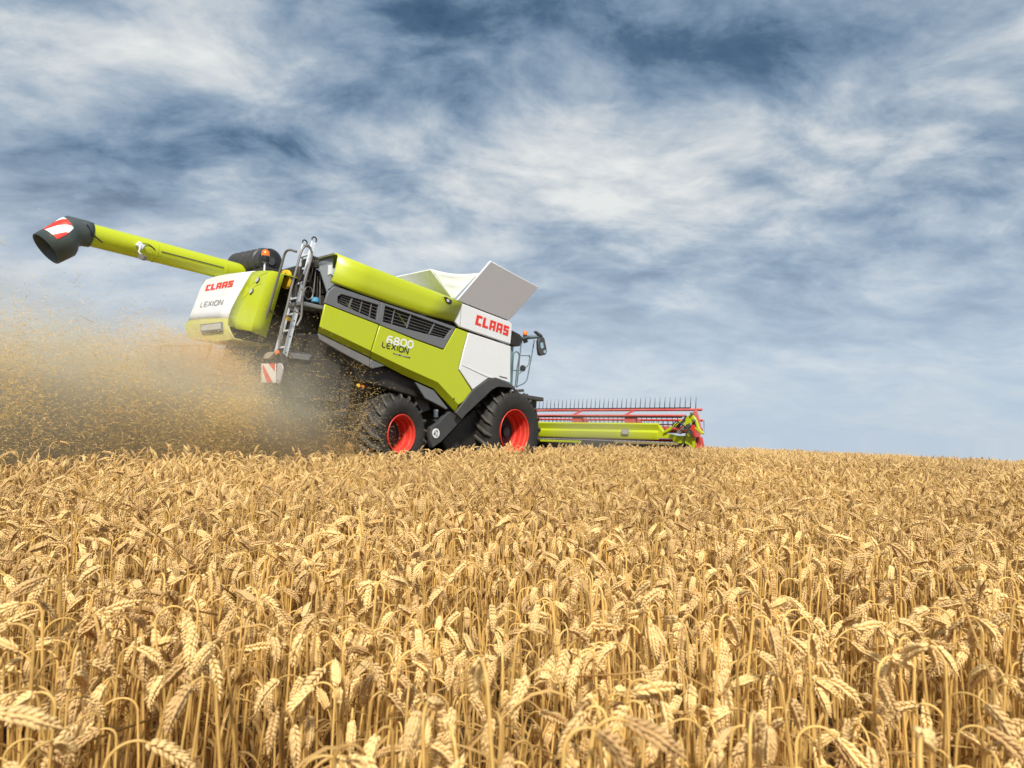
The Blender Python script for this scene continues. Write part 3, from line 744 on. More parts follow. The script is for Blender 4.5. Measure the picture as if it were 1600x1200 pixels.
# work light on the tube
c = A0+da*1.62+nA*(ar+.03)-upA*.02
lt = MB().box(c, (.12, .07, .10), Matrix.Rotation(.5, 3, 'Y')).build('auger_lamp', ALU, auger, bevel=.012)
MB().tube([c+Vector((0, -.03, 0)), c+Vector((-.03, -.05, -.13)), c+Vector((.05, -.05, -.2))], .016, 8).build('lamp_arm', ALU, lt, smooth=60)
MB().tube([c+Vector((.0, -.09, -.22)), c+Vector((.09, 0, -.2))], .05, 14).build('lamp_head', STEEL, lt, smooth=40)
MB().tube(rnd_path([c+Vector((0, 0, .04)), c+Vector((.15, .02, .07)), c+Vector((.26, .02, .0))], .05), .008, 6).build('lamp_cable', MARKB, lt)
MB().tube([P(136, 351, 1.03), P(147, 368, 1.03), P(160, 379, 1.03)], .012, 6).build('spout_cable', MARKB, auger)

# ---------------------------------------------------------------- wheels
def wheel(name, cx, cz, R_, rim, width, yo, ang0, steer=0.0, lugs=22, sgn=-1):
    wr = empty(name, CH, (cx, sgn*abs(yo), cz)); wr.rotation_euler = (0, 0, steer)
    # local: outer face towards y*sgn; y=0 at outer face
    s_ = -sgn        # +s_ goes inwards
    prof = [(.01, rim+.015), (-.012, rim+.05), (-.03, rim+(R_-rim)*.35), (-.045, rim+(R_-rim)*.6), (-.02, R_-.13), (.05, R_-.075), (.16, R_-.055), (width/2, R_-.045), (width-.16, R_-.055), (width-.05, R_-.075), (width+.02, R_-.13), (width+.045, rim+(R_-rim)*.6), (width+.01, rim+.015)]
    ty = MB().lathe_y([(y*s_, r_) for y, r_ in prof], (0, 0, 0), 64).build('tyre', RUBBER, wr, smooth=50)
    lg = MB(); 
    for side_ in (0, 1):
        for k in range(lugs):
            base = 2*math.pi*(k+side_*.5)/lugs+ang0
            path_ = []
            for t in np.linspace(0, 1, 9):
                # from centre (t=0) to the shoulder and down the wall (t=1)
                yy = width*.5+.03-(width*.5+.05)*min(1, t/.86)
                rr = R_-.05-.02*t if t < .86 else R_-.10-(t-.86)*.75
                swp = .36*t**1.1*(2.0/ (2*R_))
                if side_: yy = width-yy
                path_.append((yy, rr, base+swp))
            hw = .040; hh_ = .052; rg = []
            for i, (yy, rr, an) in enumerate(path_):
                dw = hw/R_*(1.25-.35*i/8)
                top_ = rr+hh_ if i < 7 else rr+.035
                outy_ = -.03 if i >= 7 else 0
                if side_: outy_ = -outy_
                def pt(a_, r2, y2): return Vector((r2*math.cos(a_), y2*s_, r2*math.sin(a_)))
                rg.append([pt(an-dw, rr-.03, yy), pt(an-dw*.75, top_, yy+outy_), pt(an+dw*.75, top_, yy+outy_), pt(an+dw, rr-.03, yy)])
            lg.loft(rg, close=True, caps=True)
    lg.build('tyre_lugs', LUGM, ty, bevel=.006)
    rp = [(-.012, rim+.012), (-.02, rim), (-.008, rim-.018), (.05, rim-.022), (.07, rim-.045), (.17, rim-.05), (.19, rim-.075), (.30, rim-.085), (.33, rim-.12), (.42, rim-.14), (.44, .20), (.43, .12)]
    rm = MB().lathe_y([(y*s_, r_) for y, r_ in rp], (0, 0, 0), 64).build('rim', RED, wr, smooth=32, solid=.008)
    hb_ = MB().lathe_y([(.44*s_, .19), (.34*s_, .18), (.33*s_, .12), (.24*s_, .115), (.23*s_, .001)], (0, 0, 0), 32)
    for k in range(10):
        an = 2*math.pi*k/10; c_ = Vector((.155*math.cos(an), 0, .155*math.sin(an)))
        hb_.tube([c_+Vector((0, .35*s_, 0)), c_+Vector((0, .30*s_, 0))], .016, 6)
    hb_.build('hub', MARKB, wr, smooth=40)
    MB().lathe_y([((width*.5)*s_, .01), ((width*.5)*s_, rim-.02)], (0, 0, 0), 32).build('rim_back', BLACK, wr)
    return wr
fc = P(804, 674, -1.68); rcw = P(628, 679, -1.68)
wheel('front_wheel', fc.x, 1.02, 1.02, .515, .80, 1.68, 0.1)
wheel('front_wheel', fc.x, 1.02, 1.02, .515, .80, 1.68, 0.3, sgn=1)
wheel('rear_wheel', rcw.x, .80, .79, .375, .62, 1.66, .05, steer=R(7), lugs=20)
wheel('rear_wheel', rcw.x, .80, .79, .375, .62, 1.66, .25, steer=R(7), lugs=20, sgn=1)

# ---------------------------------------------------------------- cab, mirrors, rails
boxL('cab', -.25, .72, -.95, .95, 1.95, 3.35, GLASSG, bevel=.06)
MB().prism([Vector((x, -1.0, z)) for x, z in ((-.28, 3.35), (-.28, 3.56), (.3, 3.60), (.92, 3.42), (.98, 3.36), (.9, 3.30))], (0, 2.0, 0)).build('cab_roof', WHITE, CH, bevel=.03)
plate('roof_lining', [(800, 516), (812, 522), (817, 528), (816, 537), (812, 541), (800, 539)], BLACK, y=-1.05, th=.3, mirror=False)
boxL('cab_platform', -.25, 1.3, -1.5, 1.5, 1.85, 1.95, DGREY)
tb = MB()
def tube_px(pts, y, r_=.014, rr=.06): tb.tube(rnd_path([P(*z7(*p), y) for p in pts], rr), r_, 8)
tube_px([(92, 490), (100, 350), (104, 250), (120, 232), (140, 235), (148, 262), (130, 360), (118, 490)], -1.5)
tube_px([(162, 165), (148, 300), (128, 500)], -1.4)
tube_px([(258, 150), (232, 300), (205, 440), (185, 465), (130, 490)], -1.55)
tube_px([(160, 262), (222, 262), (226, 272), (216, 330), (195, 350)], -1.5, .011)
tube_px([(98, 370), (150, 374), (175, 372), (140, 400)], -1.5, .011)
tb.build('cab_hand_rails', TEAL, CH, smooth=60)
c = P(*z7(178, 356), -1.5); MB().tube([c, c+Vector((-.05, 0, 0))], .075, 18).build('round_mirror', DGREY, CH, smooth=50)
ma = MB().tube([P(*z7(170, 140), -1.35), P(*z7(215, 128), -1.45), P(*z7(265, 126), -1.6), P(*z7(318, 122), -1.75)], [.05, .045, .04, .035], 10).build('mirror_arm', TEAL, CH, smooth=60)
MB().tube([P(*z7(180, 158), -1.35), P(*z7(205, 150), -1.4)], .05, 10).build('arm_joint', DGREY, ma, smooth=40)
MB().prism([P(*z7(*p), -1.8) for p in ((262, 85), (275, 78), (318, 108), (322, 122), (296, 118))], (0, .06, 0)).build('upper_mirror', DGREY, ma, bevel=.012)
mh = MB().prism([P(*z7(*p), -1.8) for p in ((290, 150), (300, 130), (320, 118), (335, 135), (346, 190), (354, 232), (344, 255), (312, 262), (298, 254), (292, 210))], (.02, .10, 0)).build('wing_mirror', DGREY, ma, bevel=.02)
MB().prism([P(*z7(*p), -1.806) for p in ((303, 168), (322, 165), (328, 200), (318, 212), (306, 205))], (0, .004, 0)).build('mirror_glass', pbr('mirror_glass', (.6, .75, .75), .1, metal=.8), mh)
MB().prism([P(*z7(*p), -1.806) for p in ((325, 222), (345, 222), (346, 240), (330, 245))], (0, .004, 0)).build('mirror_glass', MATS['mirror_glass'], mh)
bt = P(*z7(190, 120), -1.3); b2 = MB().tube([bt-up*.02, bt+up*.03], .055, 14).build('beacon_base', MARKB, CH, smooth=40)
MB().tube([bt+up*.03, bt+up*.10, bt+up*.135, bt+up*.14], [.058, .058, .035, .003], 16).build('beacon_lens', ORANGE, b2, smooth=60)
# ladder / steps and feeder bits in front of the wheel
def zz(name, pts, mat, y, th=.1): return MB().prism([P(*z7(*p), y) for p in pts], (0, th, 0)).build(name, mat, CH, bevel=.01)
zz('step_plate', ((130, 512), (183, 508), (185, 528), (140, 530)), DGREY, -1.5)
zz('step_plate', ((175, 545), (215, 542), (214, 562), (195, 572)), DGREY, -1.4)
zz('lamp_box', ((205, 580), (222, 568), (272, 568), (278, 590), (274, 655), (210, 655)), BLACK, -1.2, .3)
zz('feeder_house', ((200, 655), (275, 655), (290, 745), (270, 940), (190, 940)), BLACK, -.8, 1.6)

# ---------------------------------------------------------------- header
HX = 2.5
HD = empty('header', CH, (0, 0, 0))
def HQ(x, y, X=HX): return Q(*z7(x, y), X)
def hb2(name, x0, x1, y0, y1, z0, z1, mat, bevel=.01): return boxL(name, x0, x1, y0, y1, z0, z1, mat, bevel, HD)
RE, LE = -4.9, 4.9
zt_, zb_ = 1.40, 1.00
bp = MB()
prof = [(HX, zt_), (HX-.02, zt_-.03), (HX+.02, zt_-.18), (HX-.04, zt_-.22), (HX-.05, zb_+.04), (HX-.03, zb_), (HX+.03, zb_), (HX+.06, zt_)]
bp.loft([[Vector((x, y, z)) for x, z in prof] for y in (LE, -4.06)], close=True, caps=True); bp.build('back_panel', LIME, HD, bevel=.008)
hb2('lower_tube', HX, HX+.2, RE, LE, .72, .95, BLACK)
hb2('lower_rail', HX-.12, HX-.04, -1.9, LE, .86, .92, LIME)
hb2('lower_rail', HX-.12, HX-.04, -4.6, -2.9, .88, .94, pbr('dusty_brass', (.28, .22, .08), .5, dust=.3))
hb2('header_floor', HX+.2, HX+1.3, RE, LE, .25, .42, BLACK)
c = HQ(926, 822, HX-.08); MB().box(c, (.02, .20, .14)).build('small_plate', MARKG, HD, bevel=.003)
MB().box(c+Vector((-.012, 0, 0)), (.01, .17, .11)).build('small_plate_face', PLATE, HD)
# right end frame of the header
X3 = HX
def hp(name, pts, mat, X=HX, th=.12, bev=.008):
    o = MB().prism([HQ(*p, X) for p in pts], (th, 0, 0)).build(name, mat, HD, bevel=bev)
    return o
hp('end_frame', [(1170, 770), (1200, 812), (1215, 830), (1265, 840), (1300, 850), (1370, 852), (1420, 852), (1432, 945), (1402, 938), (1385, 912), (1300, 918), (1265, 872), (1170, 868)], LIME)
hp('red_beam', [(1175, 764), (1290, 764), (1300, 772), (1180, 773)], RED, HX+.25, .06)
hp('red_auger_end', [(1185, 780), (1345, 782), (1350, 812), (1200, 806)], PINK, HX+.4, .5)
hp('arm', [(1200, 838), (1215, 812), (1290, 762), (1395, 705), (1400, 722), (1310, 775), (1250, 815)], LIME, HX-.05, .1)
hp('upright_arm', [(1355, 770), (1385, 705), (1412, 690), (1440, 720), (1458, 760), (1470, 800), (1502, 832), (1490, 842), (1455, 815), (1425, 790), (1405, 760), (1390, 760), (1385, 800), (1360, 800)], LIME, HX-.12, .08)
hp('arm_slot', [(1412, 722), (1440, 752), (1452, 790), (1425, 768)], BLACK, HX-.125, .004, .0)
hp('strut', [(1300, 790), (1372, 700), (1380, 708), (1318, 800)], DGREY, HX-.14, .03)
hp('end_plate', [(1385, 800), (1420, 800), (1440, 850), (1434, 945), (1362, 905), (1365, 850)], LIME, HX-.06, .05)
hp('end_seam', [(1362, 855), (1368, 855), (1365, 905), (1360, 905)], BLACK, HX-.065, .004, 0)
hp('red_cylinder', [(1408, 765), (1438, 775), (1447, 862), (1420, 862), (1410, 830)], RED, HX-.13, .06)
for p, s_ in (((1385, 780), .05), ((1410, 688), .03), ((1280, 800), .05), ((1320, 822), .05), ((1350, 800), .035), ((1430, 740), .03)):
    c = HQ(*p, HX-.18); MB().tube([c, c+Vector((.1, 0, 0))], s_, 10).build('fitting', random.choice((DGREY, BLACK, STEEL)), HD, smooth=40)
c = HQ(1275, 800, HX-.2); MB().tube([c, c+Vector((0, -.1, 0))], .025, 8).build('fitting', RED, HD)
hz_ = MB()
for i in range(6):
    a = HQ(1270+i*12, 780+i*8, HX-.17); hz_.tube(rnd_path([a, a+Vector((0, -.1, .12)), a+Vector((0, -.3, .02)), a+Vector((0, -.35, -.15))], .05), .012, 6)
hz_.build('hydraulic_hoses', BLACK, HD, smooth=60)
# crop divider at each end
for yy in (RE-.16, LE+.1):
    dv = MB().prism([Vector((x, yy, z)) for x, z in ((HX+.05, 1.1), (HX+.25, 1.1), (HX+.5, .6), (HX+.5, .35), (HX+.1, .35), (HX+.02, .8))], (0, .06, 0)).build('crop_divider', RED, HD, bevel=.01)
hp('red_end_shield', [(1412, 690), (1440, 660), (1452, 662), (1466, 710), (1478, 770), (1482, 810), (1474, 870), (1466, 920), (1445, 905), (1428, 870), (1440, 860), (1452, 800), (1440, 735)], PINK, HX+.1, .04)
# reel
bars = MB(); RX, RZ, RRD = HX+.55, 1.22, .60
tt_ = Q(*z7(1300, 662), RX)
def reelbar(name, ang, mat):
    x = RX+RRD*math.cos(ang); z = RZ+RRD*math.sin(ang)
    MB().tube([Vector((x, RE+.05, z)), Vector((x, LE-.05, z))], .030, 8).build(name, mat, HD, smooth=50); return x, z
zTop = HQ(1000, 662, RX).z; zSec = HQ(1000, 703, RX-.45).z
MB().tube([Vector((RX, RE, zTop)), Vector((RX, LE-.05, zTop))], .032, 8).build('reel_bar', PINK, HD, smooth=50)
MB().box((RX+.02, (RE+.3+LE)/2-.1, zTop+.045), (.03, LE-RE-.5, .03)).build('tine_carrier', MARKB, HD)
MB().tube([Vector((RX-.45, RE+.2, zSec)), Vector((RX-.45, LE-.05, zSec))], .028, 8).build('reel_bar', PINK, HD, smooth=50)
MB().box((RX-.43, (RE+LE)/2, zSec-.04), (.025, LE-RE-.6, .025)).build('tine_carrier', MARKB, HD)
for a_, z_ in ((RX+.5, zSec-.05), (RX-.35, zTop-.75), (RX+.35, zTop-.75)):
    MB().tube([Vector((a_, RE+.2, z_)), Vector((a_, LE-.05, z_))], .028, 8).build('reel_bar', RED, HD, smooth=50)
MB().tube([Vector((RX, RE, zTop-.5)), Vector((RX, LE, zTop-.5))], .07, 12).build('reel_shaft', RED, HD, smooth=50)
spid = [HQ(x, 700, RX).y for x in (605, 985)]
for yy in spid+[HQ(280, 700, RX).y]:
    MB().bar((RX, yy, zTop-.02), (RX-.45, yy, zSec), .05, .02, up=(0, 1, 0)).build('reel_arm', PINK, HD)
    MB().prism([Vector((RX-.43, yy, zSec)), Vector((RX-.1, yy, zTop-.3)), Vector((RX+.1, yy, zTop-.65)), Vector((RX-.4, yy, zTop-.7))], (0, -.30 if yy in spid else -.1, 0)).build('reel_spider', PINK, HD)
# tines: each one a piece of its own where it can be told apart
me_t = None
def tine_mesh(h, lean, r0=.011):
    mbt = MB(); mbt.tube([Vector((0, 0, 0)), Vector((lean*.3, 0, h*.5)), Vector((lean, 0, h))], [r0, r0*.8, .003], 5); return mbt
y_r = HQ(1442, 662, RX).y; y_l = HQ(290, 652, RX).y
n_t = 36; protoA = tine_mesh(.30, .02).build('tine', MARKB, HD, smooth=60)
protoB = tine_mesh(-.26, .10, .008).build('tine', DGREY, HD, smooth=60)
step = (y_l-y_r)/35
for k in range(36):
    o = protoA if k == 0 else protoA.copy()
    if k: COL.objects.link(o)
    o.parent = HD; o.location = (RX+.02, y_r+step*k, zTop+.02)
for k in range(33):
    o = protoB if k == 0 else protoB.copy()
    if k: COL.objects.link(o)
    o.parent = HD; o.location = (RX-.43, y_r+.25+step*k, zSec-.04)
rest = MB()
for k in range(30):
    yy = y_l+step*(k+1)
    if yy > LE-.1: break
    for bx, bz, h in ((RX+.02, zTop+.02, .30), (RX-.43, zSec-.04, -.26)):
        rest.tube([Vector((bx, yy, bz)), Vector((bx+.03, yy, bz+h))], [.009, .003], 5)
for k in range(60):
    for bx, bz in ((RX+.5, zSec-.05), (RX+.35, zTop-.75)):
        rest.tube([Vector((bx, y_r+step*k, bz)), Vector((bx+.03, y_r+step*k, bz-.28))], [.009, .003], 5)
tag(rest.build('tine', MARKB, HD), kind='stuff')
pf2 = hp('red_bracket', [(240, 745), (250, 700), (275, 700), (292, 745)], RED, HX-.02, .05)
DUSTK = .75
# ---------------------------------------------------------------- wheat
def straw_mat(name, col, var, trans=.15, rough=.6, hue=.0):
    m = bpy.data.materials.new(name); m.use_nodes = True
    T = NT(m.node_tree); b = m.node_tree.nodes['Principled BSDF']; out = m.node_tree.nodes['Material Output']
    oi = T.new('ShaderNodeObjectInfo').outputs['Random']; tcn = T.new('ShaderNodeTexCoord').outputs['Object']
    nz = T.noise(tcn, 55, 3, .6)
    k = T.math('ADD', T.math('MULTIPLY', oi, .6), T.math('MULTIPLY', nz, .4))
    lo = tuple(c*(1-var) for c in col); hi = tuple(min(1, c*(1+var*.7)) for c in col)
    lo = (lo[0], lo[1]*(1-hue), lo[2]*(1-hue*1.5))
    gp = T.new('ShaderNodeNewGeometry').outputs['Position']; pn = T.noise(gp, .55, 3, .6)
    k = T.math('ADD', k, T.math('MULTIPLY', T.math('SUBTRACT', pn, .5), .9))
    cc_ = T.ramp(k, [(.15, lo), (.5, col), (.85, hi)])
    T.l.new(cc_, b.inputs['Base Color']); b.inputs['Roughness'].default_value = rough
    b.inputs['Specular IOR Level'].default_value = .35
    tr_ = T.new('ShaderNodeBsdfTranslucent', Color=cc_); mx = T.new('ShaderNodeMixShader', Fac=trans)
    T.l.new(b.outputs[0], mx.inputs[1]); T.l.new(tr_.outputs[0], mx.inputs[2]); T.l.new(mx.outputs[0], out.inputs[0])
    return m
EARM = straw_mat('wheat_ear_husk', (.83, .57, .245), .36, .05, .55, .13)
STEM = straw_mat('wheat_straw', (.72, .455, .14), .48, .07, .5, .14)
LEAFM = straw_mat('dry_wheat_leaf', (.56, .35, .12), .45, .30, .7, .12)

BF = lambda rr: rr.choice((.66, .80, .88, .93))
def stalk_curve(rr, h, bend, lean, ear_len, neck):
    """points of the stem then of the ear; the neck bends over by `bend` radians in the local +X direction"""
    pts = []; p = Vector((0, 0, 0)); ang = lean*.3; n = 14; straight = h-.02
    for i in range(n):
        pts.append(p.copy()); ang = lean*(.3+.7*i/n)+rr.uniform(-.02, .02)
        p = p+Vector((math.sin(ang), 0, math.cos(ang)))*(straight/n)
    nn = 8
    a0 = ang
    bf = BF(rr)
    for i in range(nn):
        pts.append(p.copy()); a = a0+bend*bf*(i+1)/nn
        p = p+Vector((math.sin(a), 0, math.cos(a)))*(neck/nn)
    e = [p.copy()]; a1 = a0+bend*bf; ne = 12
    for i in range(ne):
        a = a1+bend*(1-bf)*(i+1)/ne+.05*math.sin(i*1.1+bend*9)
        p = p+Vector((math.sin(a), 0, math.cos(a)))*(ear_len/ne); e.append(p.copy())
    pts.append(e[0].copy())
    return pts, e
def floret(mb, base, d, side, L, wd, seg, rings):
    d = d.normalized(); x = side-d*side.dot(d); x = x.normalized() if x.length > 1e-6 else d.orthogonal().normalized(); y = d.cross(x)
    vs = []; fs = []
    prof = {4: [(.0, .35), (.28, 1.0), (.62, .85), (.9, .3)], 3: [(.05, .5), (.4, 1.0), (.85, .4)], 2: [(.15, .8), (.6, .9)]}[rings]
    for t, r_ in prof:
        for k in range(seg):
            an = 2*math.pi*k/seg; vs.append(base+d*(L*t)+x*(math.cos(an)*wd*r_*.5)+y*(math.sin(an)*wd*r_*.52))
    tip = len(vs); vs.append(base+d*L*1.12); n = len(prof)
    fs = [(i*seg+k, i*seg+(k+1) % seg, (i+1)*seg+(k+1) % seg, (i+1)*seg+k) for i in range(n-1) for k in range(seg)]
    fs += [((n-1)*seg+k, (n-1)*seg+(k+1) % seg, tip) for k in range(seg)]
    mb.add(vs, fs)
def ear_mesh(mb, e, rr, nodes, seg, rings, fl, scale=1.0):
    tw = rr.uniform(0, math.pi)
    for k in range(nodes):
        t = k/(nodes-1)*.97; f_ = t*(len(e)-1); i = min(int(f_), len(e)-2)
        p = e[i].lerp(e[i+1], f_-i); tg = (e[i+1]-e[i]).normalized()
        o1 = Vector((0, 1, 0)); o2 = tg.cross(o1)
        s_ = (o1*math.cos(tw+.25*t)+o2*math.sin(tw+.25*t))*(1 if k % 2 else -1); q_ = tg.cross(s_)
        env = (.72+.5*math.sin(math.pi*min(1, t*1.15+.08)))*scale*(1 if t < .9 else .8)
        sp_ = .42+rr.uniform(-.10, .16)
        env *= rr.uniform(.88, 1.1); L = .0120*env; wd = .0053*env
        for j in range(fl):
            off = (j-(fl-1)/2)
            d = tg*math.cos(sp_)+s_*math.sin(sp_)+q_*off*.50
            floret(mb, p+s_*.0012+q_*off*.0022, d, s_, L*(1 if off == 0 else .93), wd, seg, rings)
    floret(mb, e[-1]-(e[-1]-e[-2])*.3, (e[-1]-e[-2]).normalized(), Vector((0, 1, 0)), .011*scale, .004*scale, seg, rings)
def leaf_mesh(mb, p, az_, rr, L=.22, wd=.009, n=8):
    d = Vector((math.cos(az_), math.sin(az_), 0)); a = rr.uniform(.3, .9); q_ = p.copy(); side = Vector((-d.y, d.x, 0)); vs = []
    tw = rr.uniform(-1.2, 1.2)
    for i in range(n+1):
        t = i/n; s2 = (side*math.cos(tw*t)+Vector((0, 0, 1))*math.sin(tw*t)); w_ = wd*(1-t**2)*.5+.0008
        vs += [q_-s2*w_, q_+s2*w_]
        q_ = q_+(d*math.sin(a)+Vector((0, 0, 1))*math.cos(a))*(L/n); a += rr.uniform(.1, .5)
    mb.add(vs, [(2*i, 2*i+1, 2*i+3, 2*i+2) for i in range(n)])
def mesh_of(mb, name, mat, smooth=True):
    me = bpy.data.meshes.new(name); me.from_pydata(mb.v, [], mb.f); me.materials.append(mat)
    if smooth: me.shade_smooth()
    return me
def combine_mesh(name, parts):   # parts: [(MB, material)]
    vs = []; fs = []; mi = []
    for k, (mb, _) in enumerate(parts):
        o = len(vs); vs += mb.v; fs += [tuple(i+o for i in f_) for f_ in mb.f]; mi += [k]*len(mb.f)
    me = bpy.data.meshes.new(name); me.from_pydata(vs, [], fs)
    for _, m_ in parts: me.materials.append(m_)
    me.polygons.foreach_set('material_index', mi); me.shade_smooth(); return me
rr = random.Random(5)
HI = []      # (stem MB, ear MB, leaf MB)
NHI = 26
for v in range(NHI):
    h = rr.uniform(.58, .74); bend = [1.4, 2.5, 2.8, 3.0, 3.2, 2.9, 3.3, 2.6, 3.1, 2.1, 2.9, 3.2, .45, 2.7][v % 14]+(.0 if v < 14 else -.18)
    neck = rr.uniform(.03, .08)*(1 if bend > 1 else .6); lean = rr.uniform(-.05, .13)
    st_p, ear_p = stalk_curve(rr, h, bend, lean, rr.uniform(.050, .078), neck)
    fat = rr.uniform(.8, 1.25); s_ = MB(); n = len(st_p); s_.tube(st_p, [(.0036-.0021*(i/n))*fat for i in range(n)], 6)
    nd = st_p[6]; s_.tube([nd-Vector((0, 0, .004)), nd+Vector((0, 0, .004))], .0037, 6)
    s_.tube([p for p in ear_p], .0012, 4)
    e_ = MB(); ear_mesh(e_, ear_p, rr, 17, 6, 4, 3, rr.uniform(.98, 1.18))
    l_ = []
    for _ in range(rr.choice((1, 2, 2, 3))): l_.append(MB()); leaf_mesh(l_[-1], st_p[rr.randint(4, 12)], rr.uniform(0, 6.28), rr, rr.uniform(.12, .26), rr.uniform(.005, .010))
    HI.append((s_, e_, l_))
def lo_stalk(rr, lod):
    h = rr.uniform(.60, .74); bend = rr.choice((.6, 2.1, 2.6, 2.8, 3.0, 3.2, 2.9)); neck = rr.uniform(.03, .08)
    st_p, ear_p = stalk_curve(rr, h, bend, rr.uniform(-.08, .15), rr.uniform(.058, .084), neck)
    s_ = MB(); e_ = MB(); l_ = MB()
    if lod == 1:
        s_.tube(st_p[::2]+[st_p[-1]], .0019, 4); ear_mesh(e_, ear_p, rr, 14, 4, 3, 2, 1.25)
        leaf_mesh(l_, st_p[rr.randint(5, 12)], rr.uniform(0, 6.28), rr, rr.uniform(.12, .24), .009, 5)
    else:
        s_.tube([st_p[4], st_p[10], st_p[14], st_p[18], st_p[-1]], .0024, 3); ear_mesh(e_, ear_p, rr, 9, 3, 2, 2, 1.6)
        if rr.random() < .5: leaf_mesh(l_, st_p[rr.randint(7, 12)], rr.uniform(0, 6.28), rr, rr.uniform(.12, .2), .013, 3)
    return s_, e_, l_
protoC = bpy.data.collections.new('wheat_sources')      # not linked to the scene: only instanced by the node groups
def src(name, me): o = bpy.data.objects.new(name, me); return o
def mk_coll(name, meshes):
    c_ = bpy.data.collections.new(name)
    for i, me in enumerate(meshes): c_.objects.link(bpy.data.objects.new('%s_%02d' % (name, i), me))
    return c_
hiC = mk_coll('hi', [combine_mesh('wheat_hi', [(s_, STEM), (e_, EARM)]+[(m_, LEAFM) for m_ in l_]) for s_, e_, l_ in HI])
midC = mk_coll('mid', [combine_mesh('wheat_mid', [(a, STEM), (b_, EARM), (c_, LEAFM)]) for a, b_, c_ in (lo_stalk(rr, 1) for _ in range(16))])
def clump(rr, n, size):
    S_, E_, L_ = MB(), MB(), MB()
    for _ in range(n):
        a, b_, c_ = lo_stalk(rr, 2); an = rr.uniform(0, 6.28); m_ = Matrix.Translation((rr.uniform(-size, size), rr.uniform(-size, size), rr.gauss(0, .025))) @ Matrix.Rotation(an, 4, 'Z') @ Matrix.Rotation(rr.gauss(0, .06), 4, 'X')
        for dst, s0 in ((S_, a), (E_, b_), (L_, c_)): dst.add([m_ @ Vector(p) for p in s0.v], s0.f)
    return combine_mesh('wheat_clump', [(S_, STEM), (E_, EARM), (L_, LEAFM)])
farC = mk_coll('far', [clump(rr, 75, .26) for _ in range(7)])
# loose dry straws lying across the crop
def straw(rr):
    m_ = MB(); L = rr.uniform(.35, .6); k = rr.uniform(.1, .5)
    m_.tube([Vector((0, 0, 0)), Vector((L*.35, 0, .02)), Vector((L*.62, .0, .03+k*.05)), Vector((L, .01, -k*.12))], [.0022, .002, .0018, .001], 6); return m_
strC = mk_coll('straw', [combine_mesh('loose_straw', [(straw(rr), LEAFM)]) for _ in range(5)])

def gn_scatter(name, coll, pts, rots, scl, idx):
    me = bpy.data.meshes.new(name); me.vertices.add(len(pts)); me.vertices.foreach_set('co', np.asarray(pts, dtype=np.float32).ravel())
    for nm, typ, arr, key in (('rot', 'FLOAT_VECTOR', rots, 'vector'), ('scl', 'FLOAT', scl, 'value'), ('idx', 'INT', idx, 'value')):
        a = me.attributes.new(nm, typ, 'POINT'); a.data.foreach_set(key, np.asarray(arr, dtype=np.int32 if typ == 'INT' else np.float32).ravel())
    o = bpy.data.objects.new(name, me); COL.objects.link(o)
    ng = bpy.data.node_groups.new(name, 'GeometryNodeTree')
    ng.interface.new_socket('Geometry', in_out='INPUT', socket_type='NodeSocketGeometry'); ng.interface.new_socket('Geometry', in_out='OUTPUT', socket_type='NodeSocketGeometry')
    N_ = ng.nodes; Lk = ng.links
    gi = N_.new('NodeGroupInput'); go_ = N_.new('NodeGroupOutput'); ip = N_.new('GeometryNodeInstanceOnPoints')
    ci = N_.new('GeometryNodeCollectionInfo'); ci.inputs['Collection'].default_value = coll; ci.inputs['Separate Children'].default_value = True; ci.inputs['Reset Children'].default_value = True
    def attr(nm, t):
        a = N_.new('GeometryNodeInputNamedAttribute'); a.data_type = t; a.inputs['Name'].default_value = nm; return a.outputs['Attribute']
    er = N_.new('FunctionNodeEulerToRotation'); Lk.new(attr('rot', 'FLOAT_VECTOR'), er.inputs[0])
    Lk.new(gi.outputs[0], ip.inputs['Points']); Lk.new(ci.outputs[0], ip.inputs['Instance']); ip.inputs['Pick Instance'].default_value = True
    Lk.new(attr('idx', 'INT'), ip.inputs['Instance Index']); Lk.new(er.outputs[0], ip.inputs['Rotation']); Lk.new(attr('scl', 'FLOAT'), ip.inputs['Scale'])
    Lk.new(ip.outputs[0], go_.inputs[0])
    md = o.modifiers.new('scatter', 'NODES'); md.node_group = ng; return o

gz = np.vectorize(ground_z)
def smooth_noise(x, y, sc_, seed):
    r2 = np.random.default_rng(seed); G = r2.random((64, 64)); x = x/sc_+20; y = y/sc_+20
    xi = np.floor(x).astype(int); yi = np.floor(y).astype(int); fx = x-xi; fy = y-yi; fx = fx*fx*(3-2*fx); fy = fy*fy*(3-2*fy)
    g_ = lambda a, b: G[a % 64, b % 64]
    return (g_(xi, yi)*(1-fx)+g_(xi+1, yi)*fx)*(1-fy)+(g_(xi, yi+1)*(1-fx)+g_(xi+1, yi+1)*fx)*fy
def scatter_pts(x0, x1, y0, y1, dens):
    n = int((x1-x0)*(y1-y0)*dens); return rng.uniform(x0, x1, n), rng.uniform(y0, y1, n)
def keep(x, y):
    dx, dy = x-MO.x, y-MO.y; a = dx*HEAD_U.x+dy*HEAD_U.y; r_ = dx*HEAD_N.x+dy*HEAD_N.y
    edge = 5.05+.12*np.sin(a*3.1)
    return (r_ > edge) | (a > 4.0)
def infr(x, y, m=1.2): return (np.abs(x) < .84*np.maximum(y, 0)+m) & (y > -.4)
def hscale(x, y): return .955+.10*(smooth_noise(x, y, 1.9, 21)-.5)+.09*(smooth_noise(x, y, .45, 3)-.5)*2*.6+rng.normal(0, .055, len(x))+.07*np.clip((-x-1.2)/3, 0, 1)
